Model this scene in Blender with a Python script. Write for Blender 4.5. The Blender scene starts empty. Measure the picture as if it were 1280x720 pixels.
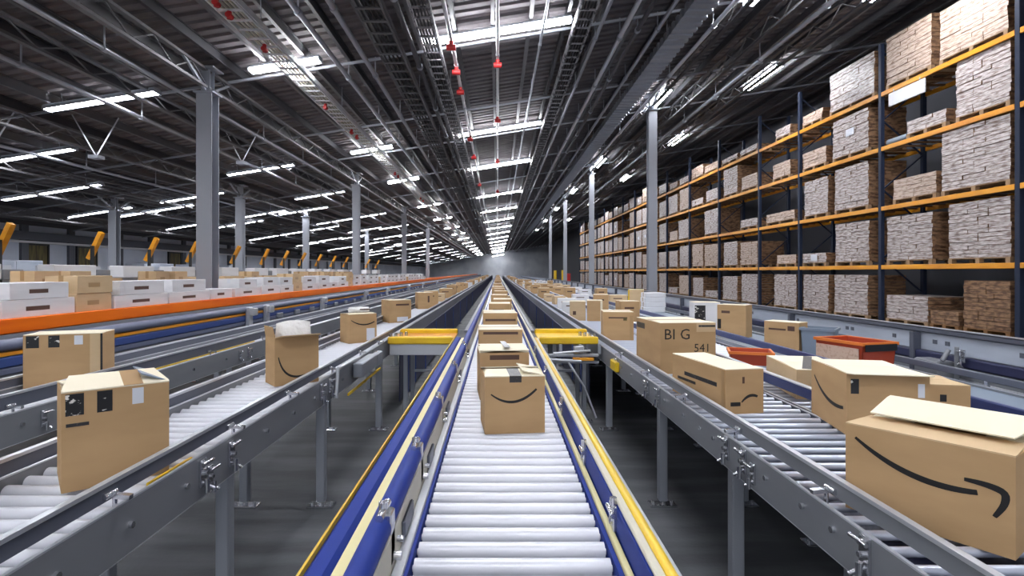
import bpy, math, random
from mathutils import Vector, Matrix
PI = math.pi
random.seed(7)
SC = bpy.context.scene
COL = SC.collection
ORD = ['first', 'second', 'third', 'fourth', 'fifth', 'sixth', 'seventh', 'eighth', 'ninth', 'tenth', 'eleventh',
       'twelfth', 'thirteenth', 'fourteenth', 'fifteenth', 'sixteenth', 'seventeenth', 'eighteenth', 'nineteenth',
       'twentieth', 'twenty-first', 'twenty-second', 'twenty-third', 'twenty-fourth', 'twenty-fifth', 'twenty-sixth',
       'twenty-seventh', 'twenty-eighth', 'twenty-ninth', 'thirtieth', 'thirty-first', 'thirty-second', 'thirty-third',
       'thirty-fourth', 'thirty-fifth', 'thirty-sixth', 'thirty-seventh', 'thirty-eighth', 'thirty-ninth', 'fortieth',
       'forty-first', 'forty-second', 'forty-third', 'forty-fourth', 'forty-fifth', 'forty-sixth', 'forty-seventh',
       'forty-eighth', 'forty-ninth', 'fiftieth']

# ------------------------------------------------------------------ materials
MATS = {}


def mat(name, col, rough=0.5, metal=0.0, emit=None, noise=None, bump=None, spec=0.5):
    """noise = (scale xyz, colour2, contrast lo, hi); bump = (scale xyz, strength)"""
    m = bpy.data.materials.new(name)
    m.use_nodes = True
    nt = m.node_tree
    b = nt.nodes['Principled BSDF']
    b.inputs['Base Color'].default_value = (*col, 1)
    b.inputs['Roughness'].default_value = rough
    b.inputs['Metallic'].default_value = metal
    b.inputs['Specular IOR Level'].default_value = spec
    if emit:
        b.inputs['Emission Color'].default_value = (*emit[0], 1)
        b.inputs['Emission Strength'].default_value = emit[1]
    if noise or bump:
        tc = nt.nodes.new('ShaderNodeTexCoord')
    if noise:
        mp = nt.nodes.new('ShaderNodeMapping')
        mp.inputs['Scale'].default_value = noise[0]
        nz = nt.nodes.new('ShaderNodeTexNoise')
        nz.inputs['Scale'].default_value = 1.0
        nz.inputs['Detail'].default_value = 4
        rp = nt.nodes.new('ShaderNodeValToRGB')
        rp.color_ramp.elements[0].position = noise[2]
        rp.color_ramp.elements[0].color = (*col, 1)
        rp.color_ramp.elements[1].position = noise[3]
        rp.color_ramp.elements[1].color = (*noise[1], 1)
        nt.links.new(tc.outputs['Object'], mp.inputs['Vector'])
        nt.links.new(mp.outputs['Vector'], nz.inputs['Vector'])
        nt.links.new(nz.outputs['Fac'], rp.inputs['Fac'])
        nt.links.new(rp.outputs['Color'], b.inputs['Base Color'])
    if bump:
        mp2 = nt.nodes.new('ShaderNodeMapping')
        mp2.inputs['Scale'].default_value = bump[0]
        nz2 = nt.nodes.new('ShaderNodeTexNoise')
        nz2.inputs['Scale'].default_value = 1.0
        nz2.inputs['Detail'].default_value = 3
        bp = nt.nodes.new('ShaderNodeBump')
        bp.inputs['Strength'].default_value = bump[1]
        bp.inputs['Distance'].default_value = 0.02
        nt.links.new(tc.outputs['Object'], mp2.inputs['Vector'])
        nt.links.new(mp2.outputs['Vector'], nz2.inputs['Vector'])
        nt.links.new(nz2.outputs['Fac'], bp.inputs['Height'])
        nt.links.new(bp.outputs['Normal'], b.inputs['Normal'])
    MATS[name] = m
    return m


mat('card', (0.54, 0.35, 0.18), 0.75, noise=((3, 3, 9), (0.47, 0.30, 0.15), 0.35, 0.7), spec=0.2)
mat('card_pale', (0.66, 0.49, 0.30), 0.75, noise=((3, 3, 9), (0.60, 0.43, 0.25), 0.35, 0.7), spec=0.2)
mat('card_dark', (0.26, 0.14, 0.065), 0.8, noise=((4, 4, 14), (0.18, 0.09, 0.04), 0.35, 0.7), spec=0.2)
mat('card_cream_lit', (0.86, 0.78, 0.61), 0.8, spec=0.2)  # brightness of lamp-lit tops put into the colour of flaps and lids
mat('white_card', (0.78, 0.78, 0.80), 0.6, noise=((2, 1, 6), (0.62, 0.61, 0.63), 0.5, 0.75))
mat('tape', (0.42, 0.26, 0.12), 0.35)
mat('tape_black', (0.035, 0.033, 0.035), 0.4, noise=((60, 60, 60), (0.16, 0.13, 0.11), 0.6, 0.68))
mat('ink', (0.012, 0.011, 0.012), 0.6)
mat('ink_brown', (0.10, 0.05, 0.035), 0.6)
mat('sticker', (0.012, 0.012, 0.014), 0.5, noise=((22, 22, 34), (0.75, 0.72, 0.68), 0.60, 0.63))
mat('sticker_white', (0.74, 0.76, 0.82), 0.5)
mat('bag_white', (0.86, 0.85, 0.84), 0.45, bump=((30, 30, 30), 0.6))
mat('wrap', (0.60, 0.54, 0.525), 0.42, noise=((5, 5, 30), (0.22, 0.155, 0.13), 0.42, 0.64), bump=((9, 9, 26), 0.5))
mat('wrap_tan', (0.58, 0.46, 0.38), 0.5, noise=((5, 5, 30), (0.25, 0.15, 0.10), 0.45, 0.68), bump=((9, 9, 26), 0.5))
mat('load_brown', (0.30, 0.17, 0.09), 0.7, noise=((7, 6, 20), (0.11, 0.055, 0.03), 0.42, 0.6))
mat('wood', (0.40, 0.27, 0.16), 0.8, noise=((4, 30, 4), (0.28, 0.18, 0.10), 0.3, 0.7))
mat('roller_white', (0.70, 0.71, 0.77), 0.32, 0.1)
mat('roller_steel', (0.62, 0.66, 0.78), 0.3, 0.35)
mat('plate_grey', (0.25, 0.26, 0.285), 0.45, 0.2, noise=((5, 0.7, 5), (0.21, 0.22, 0.245), 0.4, 0.65))
mat('plate_pale', (0.50, 0.55, 0.64), 0.5, 0.1, noise=((4, 1.2, 5), (0.40, 0.45, 0.54), 0.4, 0.65))
mat('tube_slate', (0.15, 0.17, 0.26), 0.4, 0.1)
mat('edge_pale', (0.62, 0.64, 0.69), 0.3, 0.5)
mat('rail_dark', (0.10, 0.11, 0.145), 0.45, 0.1)
mat('rail_grey', (0.20, 0.21, 0.235), 0.45, 0.2)
mat('navy', (0.022, 0.026, 0.075), 0.45, noise=((2, 0.8, 9), (0.03, 0.034, 0.095), 0.4, 0.65))
mat('bed_navy', (0.012, 0.014, 0.04), 0.6)
mat('blue', (0.012, 0.035, 0.25), 0.5, 0.0, spec=.12)
mat('rail_blue', (0.03, 0.045, 0.15), 0.4, 0.1, spec=.3)
mat('blue_soft', (0.05, 0.085, 0.26), 0.5, 0.0, spec=.2)
mat('yellow', (0.80, 0.53, 0.02), 0.4, noise=((4, 0.6, 4), (0.70, 0.42, 0.02), 0.45, 0.65))
mat('yellow_pale', (0.78, 0.70, 0.36), 0.4)
mat('cream', (0.60, 0.57, 0.47), 0.5)
mat('orange', (0.95, 0.19, 0.006), 0.45, noise=((3, 0.8, 6), (0.85, 0.13, 0.005), 0.45, 0.65), spec=.2)
mat('beam_orange', (0.78, 0.33, 0.015), 0.42, noise=((3, 0.8, 6), (0.62, 0.23, 0.015), 0.45, 0.7))
mat('chrome', (0.72, 0.73, 0.77), 0.22, 0.95)
mat('galv', (0.40, 0.42, 0.47), 0.42, 0.55)
mat('column', (0.33, 0.345, 0.385), 0.5, 0.2)
mat('rack_blue', (0.016, 0.024, 0.05), 0.55, spec=.25)
mat('black', (0.012, 0.012, 0.014), 0.5)
mat('red', (0.55, 0.02, 0.02), 0.45)
mat('red_tote', (0.42, 0.055, 0.02), 0.45)
mat('orange_inner', (0.75, 0.20, 0.03), 0.5)
mat('tote_grey', (0.20, 0.25, 0.32), 0.45)
mat('pink_label', (0.60, 0.43, 0.33), 0.6, noise=((30, 30, 30), (0.45, 0.28, 0.2), 0.5, 0.7))
mat('olive', (0.14, 0.11, 0.03), 0.6, noise=((8, 8, 1), (0.05, 0.035, 0.015), 0.4, 0.6))
mat('station', (0.56, 0.58, 0.63), 0.5)
mat('floor', (0.075, 0.08, 0.088), 0.5, spec=.22, noise=((0.7, 3.6, 1), (0.15, 0.155, 0.168), 0.42, 0.70), bump=((30, 30, 30), 0.08))  # pale streaks in the colour stand in for smeared reflections
mat('deck', (0.20, 0.183, 0.19), 0.7, noise=((1.2, 6, 1), (0.145, 0.13, 0.136), 0.4, 0.65), spec=.15)
mat('beam', (0.15, 0.147, 0.155), 0.5, 0.2)
mat('beam_dark', (0.055, 0.055, 0.062), 0.5, 0.2)
mat('pipe_white', (0.70, 0.70, 0.72), 0.4)
mat('tray_grey', (0.36, 0.355, 0.37), 0.5, 0.3, noise=((9, 7, 9), (0.10, 0.10, 0.11), 0.5, 0.6))
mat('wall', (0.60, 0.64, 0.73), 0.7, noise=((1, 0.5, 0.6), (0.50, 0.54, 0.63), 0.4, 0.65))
mat('wall_dark', (0.10, 0.105, 0.125), 0.7)
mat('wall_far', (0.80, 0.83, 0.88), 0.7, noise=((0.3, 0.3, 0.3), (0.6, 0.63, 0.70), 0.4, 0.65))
mat('lamp', (0.9, 0.9, 0.9), 0.4, emit=((0.93, 0.95, 1.0), 54.0))
mat('lamp_dim', (0.9, 0.9, 0.9), 0.4, emit=((0.93, 0.95, 1.0), 26.0))




# ------------------------------------------------------------------ mesh builder
class MB:
    def __init__(s):
        s.v, s.f, s.m, s.sm = [], [], [], []

    def add(s, vs, fs, mi=0, smooth=False):
        n = len(s.v)
        s.v += [tuple(p) for p in vs]
        for f in fs:
            s.f.append([i + n for i in f])
            s.m.append(mi)
            s.sm.append(smooth)
        return s

    def box(s, x0, x1, y0, y1, z0, z1, mi=0, M=None, fm=None):
        vs = [(x0, y0, z0), (x1, y0, z0), (x1, y1, z0), (x0, y1, z0), (x0, y0, z1), (x1, y0, z1), (x1, y1, z1), (x0, y1, z1)]
        if M is not None:
            vs = [M @ Vector(p) for p in vs]
        fs = [(0, 3, 2, 1), (4, 5, 6, 7), (0, 1, 5, 4), (2, 3, 7, 6), (1, 2, 6, 5), (3, 0, 4, 7)]
        n = len(s.v)
        s.v += [tuple(p) for p in vs]
        for k, f in enumerate(fs):
            s.f.append([i + n for i in f])
            s.m.append(fm[k] if fm else mi)
            s.sm.append(False)
        return s

    def bevbox(s, x0, x1, y0, y1, z0, z1, b=0.004, mi=0, M=None):
        """box with chamfered vertical and horizontal edges"""
        vs = []
        for z, ins in ((z0, b), (z0 + b, 0), (z1 - b, 0), (z1, b)):
            a0, a1, c0, c1 = x0 + ins, x1 - ins, y0 + ins, y1 - ins
            vs += [(a0 + b, c0, z), (a1 - b, c0, z), (a1, c0 + b, z), (a1, c1 - b, z), (a1 - b, c1, z), (a0 + b, c1, z),
                   (a0, c1 - b, z), (a0, c0 + b, z)]
        if M is not None:
            vs = [M @ Vector(p) for p in vs]
        fs = [tuple(range(7, -1, -1)), tuple(range(24, 32))]
        for r in range(3):
            for k in range(8):
                fs.append((r * 8 + k, r * 8 + (k + 1) % 8, r * 8 + 8 + (k + 1) % 8, r * 8 + 8 + k))
        return s.add(vs, fs, mi)

    def tube(s, p, q, r, n=12, mi=0, caps=True, r2=None):
        p, q = Vector(p), Vector(q)
        d = (q - p).normalized()
        a = Vector((0, 0, 1)) if abs(d.z) < 0.9 else Vector((1, 0, 0))
        u = d.cross(a).normalized()
        w = d.cross(u).normalized()
        r2 = r if r2 is None else r2
        vs = []
        for c, rr in ((p, r), (q, r2)):
            for k in range(n):
                t = 2 * PI * k / n
                vs.append(c + (u * math.cos(t) + w * math.sin(t)) * rr)
        s.add(vs, [(k, k + n, (k + 1) % n + n, (k + 1) % n) for k in range(n)], mi, True)
        if caps:
            s.add(vs[:n], [tuple(range(n))], mi)
            s.add(vs[n:], [tuple(range(n - 1, -1, -1))], mi)
        return s

    def bar(s, p, q, w, h, mi=0):
        """square bar from p to q"""
        p, q = Vector(p), Vector(q)
        d = (q - p).normalized()
        a = Vector((0, 0, 1)) if abs(d.z) < 0.95 else Vector((0, 1, 0))
        u = d.cross(a).normalized() * (w / 2)
        t = u.cross(d).normalized() * (h / 2)
        vs = [p - u - t, p + u - t, p + u + t, p - u + t, q - u - t, q + u - t, q + u + t, q - u + t]
        return s.add(vs, [(0, 1, 2, 3), (7, 6, 5, 4), (0, 4, 5, 1), (1, 5, 6, 2), (2, 6, 7, 3), (3, 7, 4, 0)], mi)

    def prism(s, prof, y0, y1, mi=0):
        """(x,z) outline extruded along y"""
        n = len(prof)
        vs = [(x, y0, z) for x, z in prof] + [(x, y1, z) for x, z in prof]
        fs = [tuple(range(n)), tuple(range(2 * n - 1, n - 1, -1))]
        fs += [(k, k + n, (k + 1) % n + n, (k + 1) % n) for k in range(n)]
        return s.add(vs, fs, mi)

    def build(s, name, mats, parent=None, label=None):
        me = bpy.data.meshes.new(name)
        off = OFF.get(parent.name, (0, 0, 0)) if parent else (0, 0, 0)
        if off != (0, 0, 0):
            vs = [(a - off[0], b - off[1], c - off[2]) for a, b, c in s.v]
        else:
            vs = s.v
        me.from_pydata(vs, [], s.f)
        if isinstance(mats, str):
            mats = [mats]
        for k in mats:
            me.materials.append(MATS[k])
        me.polygons.foreach_set('material_index', s.m)
        me.polygons.foreach_set('use_smooth', s.sm)
        me.update()
        o = bpy.data.objects.new(name, me)
        COL.objects.link(o)
        if parent:
            o.parent = parent
        if label:
            o['label'] = label
        return o


OFF = {}


def tag(o, label, cat, group=None, kind=None):
    if label:
        o['label'] = label
    if cat:
        o['category'] = cat
    if group:
        o['group'] = group
    if kind:
        o['kind'] = kind
    return o


def thing(name, label, cat, loc=(0, 0, 0), rz=0, group=None, world=False):
    o = bpy.data.objects.new(name, None)
    o.empty_display_size = 0.1
    COL.objects.link(o)
    o.location = loc
    o.rotation_euler = (0, 0, rz)
    tag(o, label, cat, group)
    if world:            # parts are given in place coordinates, measured from the thing's base
        OFF[o.name] = tuple(loc)
    return o


def each(root, ys, fn, name, m, parent=None):
    """one part built at ys[0] and copied along the hall to the other places"""
    if not ys:
        return
    b = MB()
    fn(b, ys[0])
    o = b.build(name, m, root)
    if parent:
        o.parent = parent
    for y in ys[1:]:
        c = o.copy()
        COL.objects.link(c)
        c.parent = o.parent
        c.location = (0, y - ys[0], 0)


def span(a, z, step):
    out = []
    while a < z:
        out.append(a)
        a += step
    return out


def copy_tree(o, parent=None):
    c = o.copy()
    COL.objects.link(c)
    if parent:
        c.parent = parent
    for ch in list(o.children):
        copy_tree(ch, c)
    return c


# ------------------------------------------------------------------ the hall
YN, YF = -14.0, 152.0
XL, XR = -20.0, 14.0


def zc(x):
    return 7.05 + 0.16 * x


def setting():
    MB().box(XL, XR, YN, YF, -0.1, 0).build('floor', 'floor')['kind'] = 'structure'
    # corrugated roof deck, ribs running across the hall
    vs, fs = [], []
    n = int((YF - YN) / 0.30)
    for i in range(n):
        y = YN + i * 0.30
        for dy, dz in ((0, 0), (0.15, 0), (0.18, 0.045), (0.27, 0.045)):
            vs += [(XL, y + dy, zc(XL) + dz), (XR, y + dy, zc(XR) + dz)]
    m = len(vs) // 2
    fs = [(2 * k, 2 * k + 2, 2 * k + 3, 2 * k + 1) for k in range(m - 1)]
    b = MB().add(vs, fs)
    k0 = len(b.v)
    b.add([(XL, YN, zc(XL) + .12), (XR, YN, zc(XR) + .12), (XR, YF, zc(XR) + .12), (XL, YF, zc(XL) + .12)], [(0, 1, 2, 3)])
    ceil = b.build('ceiling', 'deck')
    ceil['kind'] = 'structure'
    # purlins along the hall
    x = XL + 0.4
    i = 0
    while x < XR - 0.2:
        z = zc(x) - 0.012
        d = 0.20
        w = 0.035
        bm = MB()
        bm.prism([(x - w, z), (x + w, z), (x + w, z - .015), (x + .006, z - .015), (x + .006, z - d + .015), (x + w, z - d + .015),
                  (x + w, z - d), (x - w, z - d), (x - w, z - d + .015), (x - .006, z - d + .015), (x - .006, z - .015), (x - w, z - .015)][::-1], YN, YF)
        bm.build('roof_beam', 'beam' if i % 3 else 'beam_dark', ceil)
        x += 0.78
        i += 1
    for y in (5.0, 12.2, 17.0, 20.6, 26.0, 31.0, 36.5, 43, 50, 58, 67, 77, 88):
        MB().bar((XL + .3, y, zc(XL + .3) - .24), (XR - .3, y, zc(XR - .3) - .24), .05, .05).build('bridging_bar', 'galv', ceil)
    # walls
    w = MB()
    w.box(XL - .2, XL, YN, YF, 0, zc(XL) + .1)
    wl = w.build('wall_left', 'wall')
    wl['kind'] = 'structure'
    y = 8.0
    while y < 90:
        MB().box(XL, XL + .12, y, y + .35, 0, zc(XL) - .02).build('wall_post', 'wall_dark', wl)
        y += 2.6 if int(y) % 2 else 3.4
    MB().bevbox(XL, XL + .2, YN, YF, 2.98, 3.08, .01).build('wall_rail', 'pipe_white', wl)
    MB().box(XL, XL + .35, YN, YF, 3.1, 3.45).build('wall_beam', 'wall_dark', wl)
    for k, y in enumerate((23.6, 26.6, 34.0)):
        d = MB().box(XL, XL + .06, y, y + 1.2, 0, 2.9).build('door_%d' % (k + 1), 'olive')
        d['kind'] = 'structure'
        fr = MB()
        fr.box(XL, XL + .1, y - .08, y, 0, 2.98).box(XL, XL + .1, y + 1.2, y + 1.28, 0, 2.98).box(XL, XL + .1, y - .08, y + 1.28, 2.9, 2.98)
        fr.build('door_frame', 'black', d)
    MB().box(XR, XR + .2, YN, YF, 0, zc(XR) + .1).build('wall_right', 'wall_dark')['kind'] = 'structure'
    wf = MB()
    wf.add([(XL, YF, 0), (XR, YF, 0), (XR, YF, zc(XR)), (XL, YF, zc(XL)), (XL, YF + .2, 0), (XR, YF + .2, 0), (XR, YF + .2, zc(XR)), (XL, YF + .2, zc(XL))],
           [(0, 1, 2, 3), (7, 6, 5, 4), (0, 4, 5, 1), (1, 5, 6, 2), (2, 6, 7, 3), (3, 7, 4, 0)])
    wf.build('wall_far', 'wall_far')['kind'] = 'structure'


setting()


def i_section(x, y, w, d, z0, z1, b, t=.022):
    b.box(x - w / 2, x + w / 2, y - d / 2, y - d / 2 + t, z0, z1)
    b.box(x - w / 2, x + w / 2, y + d / 2 - t, y + d / 2, z0, z1)
    b.box(x - t / 2, x + t / 2, y - d / 2 + t, y + d / 2 - t, z0, z1)


def column(x, y, label, s=.28):
    t = thing('steel_column', label, 'column', (x, y, 0), 0, 'steel columns of the hall', world=True)
    top = zc(x) - .23
    b = MB()
    i_section(x, y, s, s, .03, top - .5, b)
    b.build('shaft', 'column', t)
    MB().box(x - .25, x + .25, y - .25, y + .25, 0, .03).build('base_plate', 'column', t)
    c = MB()
    i_section(x, y, s * .6, s * .6, top - .5, top, c, .02)
    c.box(x - .2, x + .2, y - .2, y + .2, top - .52, top - .49)
    c.box(x - .22, x + .22, y - .22, y + .22, top - .03, top)
    c.bar((x, y - .1, top - .45), (x, y - .9, top - .04), .05, .05)
    c.bar((x, y + .1, top - .45), (x, y + .9, top - .04), .05, .05)
    c.build('head_bracket', 'galv', t)


column(-5.9, 11.4, 'tall grey steel column rising close behind the white flat cartons, first of its row', .31)
column(-5.9, 23.4, 'grey steel column behind the orange sided belt, second of the inner row', .28)
column(-5.9, 35.4, 'grey steel column behind the orange sided belt, third of the inner row', .28)
column(-5.9, 47.4, 'slim grey steel column behind the orange sided belt, fourth of the inner row')
column(-10.2, 22.2, 'grey steel column among the packing stations, first of the outer row')
column(-10.2, 29.8, 'grey steel column among the packing stations, second of the outer row')
column(-10.2, 43.7, 'grey steel column among the packing stations, third of the outer row')
column(-14.3, 20.9, 'slim grey column standing alone before the pale wall with dark doors')
column(5.15, 18.7, 'tall grey steel column standing before the pallet racking, first of its row', .28)
column(5.15, 30.7, 'grey steel column before the pallet racking, second of its row', .26)
column(5.15, 42.7, 'slim grey steel column before the pallet racking, third of its row', .26)
column(5.15, 54.7, 'slim grey steel column before the pallet racking, fourth of its row', .26)


# ------------------------------------------------------------------ lamps
def lamp(x, y, L, label, along=False, drop=.30, strength=None):
    ang = math.atan(.16)
    t = thing('ceiling_light', label, 'light', (x, y, zc(x) - drop), 0, 'ceiling lights of the hall')
    t.rotation_euler = (0, 0, PI / 2) if along else (0, -ang, 0)
    h = L / 2
    hw = .115
    MB().bevbox(-h, h, -.108, .108, .006, .06, .008).build('housing', 'galv', t)
    zb = -.05
    if x < -5:  # skirts added to block side light from the packing side deck
        zb = -.03
        MB().box(-h, h, -hw - .014, -hw - .002, -.036, .03).box(-h, h, hw + .002, hw + .014, -.036, .03).build('light_shield', 'galv', t)
    MB().bevbox(-h + .03, h - .03, -hw, hw, zb, .01, .012).build('diffuser', 'lamp' if x > -10 else 'lamp_dim', t)
    MB().box(-h, -h + .03, -hw - .01, hw + .01, -.055, .012).box(h - .03, h, -hw - .01, hw + .01, -.055, .012).build('end_cap', 'galv', t)
    MB().tube((-h * .7, 0, .05), (-h * .7, 0, drop - .02), .008, 6).tube((h * .7, 0, .05), (h * .7, 0, drop - .02), .008, 6).build('hanger', 'galv', t)
    return t


ROWS = [(-16.0, 2.6, 'pale door wall'), (-12.3, 2.6, 'outer packing station'), (-8.4, 2.4, 'packing station'),
        (-4.4, 1.5, 'orange sided belt'), (0.06, 3.0, 'centre line')]
YS = [-9, -2, 4.5, 11.6, 19.6, 26.2, 36, 45, 54, 63, 72, 82, 92, 103, 115, 128, 140]
for rx, L, nm in ROWS:
    for i, y in enumerate(YS):
        yy = y if rx != -8.4 else y + .3
        if rx < -10:
            yy = y + 3
        side = 'behind the viewer' if y < 6 else ''
        if y < 6:
            lb = 'ceiling light over the %s row, out of the picture overhead' % nm
            lb = 'ceiling light over the %s row, %s one before the picture edge' % (nm, ORD[2 - i] if i < 3 else '')
        else:
            lb = 'bright tube ceiling light over the %s row, %s from the front' % (nm, ORD[i - 3])
        lamp(rx, yy, L, lb)
lamp(0.06, 148.5, 3.0, 'added tube ceiling light giving the far end wall its central glow', drop=.9)  # extra lamp, added to make the end wall glow in the middle
for i, y in enumerate((18.0, 23.5, 30.5, 38, 46, 56, 68)):
    lamp(-14.3, y, 3.2, 'long tube ceiling light between the outer packing side rows, %s from the front' % ORD[i], drop=.42)
for i, y in enumerate((27.5, 33.5, 41, 50, 60, 72)):
    lamp(-10.2, y + 2, 2.6, 'tube ceiling light just inside the outer columns, %s from the front' % ORD[i], drop=.42)
for i, y in enumerate((-6, 3, 11, 19.2, 30, 40.5, 52, 64, 78)):
    lamp(5.5, y, 2.6, 'tube ceiling light lying lengthwise above the racking side columns, %s from the near end' % ORD[i], True, .3)
for i, y in enumerate((4, 12, 18.4, 27, 38, 52, 68)):
    lamp(8.7, y, 2.4, 'tube ceiling light lengthwise beside the racking top, %s from the near end' % ORD[i], True, .3)

# ------------------------------------------------------------------ pipes, trays, joists under the roof


def pipe(name, label, x, dz, r, m, cat, y0=YN + 1, y1=YF - 1, red=()):
    z = zc(x) - dz
    t = thing(name, label, cat, (x, 0, z), 0, None, world=True)
    MB().tube((x, y0, z), (x, y1, z), r, 10).build('pipe', m, t)
    each(t, span(9.4, 42, 3.2), lambda b, y: b.box(x - .012, x + .012, y - .01, y + .01, z + r * .6, zc(x) - .02).tube((x, y - .05, z), (x, y + .05, z), r * 1.35, 10), 'pipe_hanger', 'galv')
    for k, y in enumerate(red):
        q = MB()
        q.tube((x, y, z - r), (x, y, z - r - .12), .05, 8, r2=.03).tube((x - .09, y, z - r - .12), (x + .09, y, z - r - .12), .06, 10)
        q.build('sprinkler_valve', 'red', t)
    return t


pipe('sprinkler_pipe', 'white sprinkler pipe running above the centre roller line', 0.0, .42, .035, 'pipe_white', 'pipe', red=(12.8, 17.5, 24, 33))
pipe('sprinkler_pipe', 'white sprinkler pipe with red valves beside the centre line', -.93, .50, .04, 'pipe_white', 'pipe', red=(11.2, 12.6, 14, 19, 22, 29))
pipe('conduit_pipe', 'thin grey conduit pipe between the centre lights and the racking side bundle', 0.95, .34, .03, 'galv', 'pipe')
pipe('conduit_pipe', 'grey conduit pipe, innermost of the racking side bundle', 2.2, .40, .04, 'galv', 'pipe')
pipe('conduit_pipe', 'pale grey conduit pipe, second of the racking side bundle', 2.75, .46, .055, 'edge_pale', 'pipe')
pipe('conduit_pipe', 'dark conduit pipe, third of the racking side bundle', 3.15, .36, .05, 'beam_dark', 'pipe')
pipe('conduit_pipe', 'grey conduit pipe running close beside the ribbed duct', 3.6, .42, .045, 'galv', 'pipe')
pipe('conduit_pipe', 'pale pipe running above the racking side columns', 4.85, .55, .05, 'edge_pale', 'pipe')
pipe('conduit_pipe', 'grey pipe running before the upper rack shelf', 7.4, .5, .06, 'galv', 'pipe')
pipe('conduit_pipe', 'dark pipe, innermost of the packing side bundle', -1.75, .40, .055, 'beam_dark', 'pipe')
pipe('conduit_pipe', 'grey pipe, second of the packing side bundle', -2.75, .44, .05, 'galv', 'pipe')
pipe('conduit_pipe', 'grey pipe, third of the packing side bundle', -3.35, .40, .05, 'galv', 'pipe')
pipe('sprinkler_pipe', 'long grey pipe above the inner packing side column row', -6.6, .50, .04, 'galv', 'pipe')
pipe('sprinkler_pipe', 'long grey pipe between the packing side column rows', -8.0, .55, .04, 'galv', 'pipe')
pipe('sprinkler_pipe', 'long pale pipe beyond the outer packing side column row', -11.6, .50, .04, 'galv', 'pipe')
pipe('sprinkler_pipe', 'long pale pipe near the pale door wall', -15.0, .40, .04, 'galv', 'pipe')


def tray(label, x, dz, w, rung=.45, m='galv', fill=None, red=()):
    z = zc(x) - dz
    t = thing('cable_tray', label, 'cable tray', (x, 0, z), 0, None, world=True)
    b = MB()
    for s in (-1, 1):
        b.box(x + s * w / 2 - .015, x + s * w / 2 + .015, YN + 1, YF - 2, z, z + .1)
    b.build('side_rail', m, t)
    ys = []
    y = 4.0
    while y < 66:
        ys += [y, y + .05]
        y += rung
    xs = (x - w / 2, x - w / 2 + .03, x + w / 2 - .03, x + w / 2)
    vv = [(a, q, z) for q in ys for a in xs]
    ff = []
    for k in range(len(ys) - 1):
        for c in ((0, 1, 2) if k % 2 == 0 else (0, 2)):
            ff.append((4 * k + c, 4 * k + c + 1, 4 * k + c + 5, 4 * k + c + 4))
    o = MB().add(vv, ff).build('ladder_bed', m, t)
    sd = o.modifiers.new('thickness', 'SOLIDIFY')
    sd.thickness = .025
    if fill:
        c = MB()
        for k in range(5):
            xx = x - w * .36 + k * w * .18
            c.tube((xx, YN + 1, z + .05), (xx, YF - 2, z + .05), .022, 6)
        c.build('cable', fill, t)
    each(t, span(9.2, 44, 4.8), lambda b, y: b.tube((x - w / 2, y, z + .08), (x - w / 2, y, zc(x) - .02), .008, 5).tube((x + w / 2, y, z + .08), (x + w / 2, y, zc(x) - .02), .008, 5), 'hanger', 'galv')
    for y in red:
        q = MB()
        q.tube((x - .02, y, z - .14), (x - .02, y, z - .002), .035, 10).tube((x - .02, y - .06, z - .09), (x - .02, y + .06, z - .09), .045, 10)
        q.build('red_fitting', 'red', t)
    return t


tray('pale cable tray with red fittings running over the high packing side belts', -4.1, .62, .42, .35, 'pipe_white', 'cream',
     (8.2, 8.6, 9.9, 13.4, 15.8, 16.4, 22.5, 23.2, 30, 31))
tray('dark wide ladder cable tray beside the packing side pipe bundle', -2.2, .45, .5, .5, 'beam', 'black')
tray('narrow ladder cable tray beside the white pipe with red valves', -1.35, .52, .34, .4, 'tray_grey', 'black')
tray('grey ladder cable tray in the racking side pipe bundle', 1.75, .50, .34, .4, 'tray_grey', 'black')
# strip added for a lamp-lit roof stretch, as ribbed duct
t = thing('ribbed_decking', 'grey ribbed flat duct strip standing in for lamp-lit roof near the racking side columns', 'decking', (4.25, 0, zc(4.25) - .35), 0, None, world=True)
vs, fs = [], []
y = YN + 2
while y < 80:
    for dy, g in ((0, 0), (.14, 0), (.17, .03), (.27, .03)):
        vs += [(3.95 + g, y + dy, zc(4.2) - .52 + g), (4.5 - g, y + dy, zc(4.2) - .52 + g), (4.5 - g, y + dy, zc(4.2) - .32 - g), (3.95 + g, y + dy, zc(4.2) - .32 - g)]
    y += .30
for k in range(len(vs) // 4 - 1):
    for q in range(4):
        fs.append((4 * k + q, 4 * k + (q + 1) % 4, 4 * k + 4 + (q + 1) % 4, 4 * k + 4 + q))
MB().add(vs, fs).build('decking_shell', 'galv', t)
each(t, span(8, 45, 5), lambda b, y: b.box(3.93, 3.945, y, y + .03, zc(4.2) - .5, zc(3.9) - .02).box(4.505, 4.52, y, y + .03, zc(4.2) - .5, zc(4.5) - .02), 'decking_strap', 'galv')


def joist(label, x, m='beam', d=.40, y0=YN + .5, y1=YF - .5):
    z1 = zc(x) - .24
    t = thing('roof_truss', label, 'truss', (x, 0, z1), 0, 'open web roof trusses', world=True)
    MB().box(x - .05, x + .05, y0, y1, z1 - .05, z1).build('top_chord', m, t)
    MB().box(x - .05, x + .05, y0, y1, z1 - d, z1 - d + .05).build('bottom_chord', m, t)
    b = MB()
    y = y0 + .3
    u = True
    while y < 70:
        za, zb = (z1 - .04, z1 - d + .04) if u else (z1 - d + .04, z1 - .04)
        b.bar((x, y, za), (x, y + .6, zb), .022, .022)
        y += .6
        u = not u
    b.build('web_lattice', 'beam', t)


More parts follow.
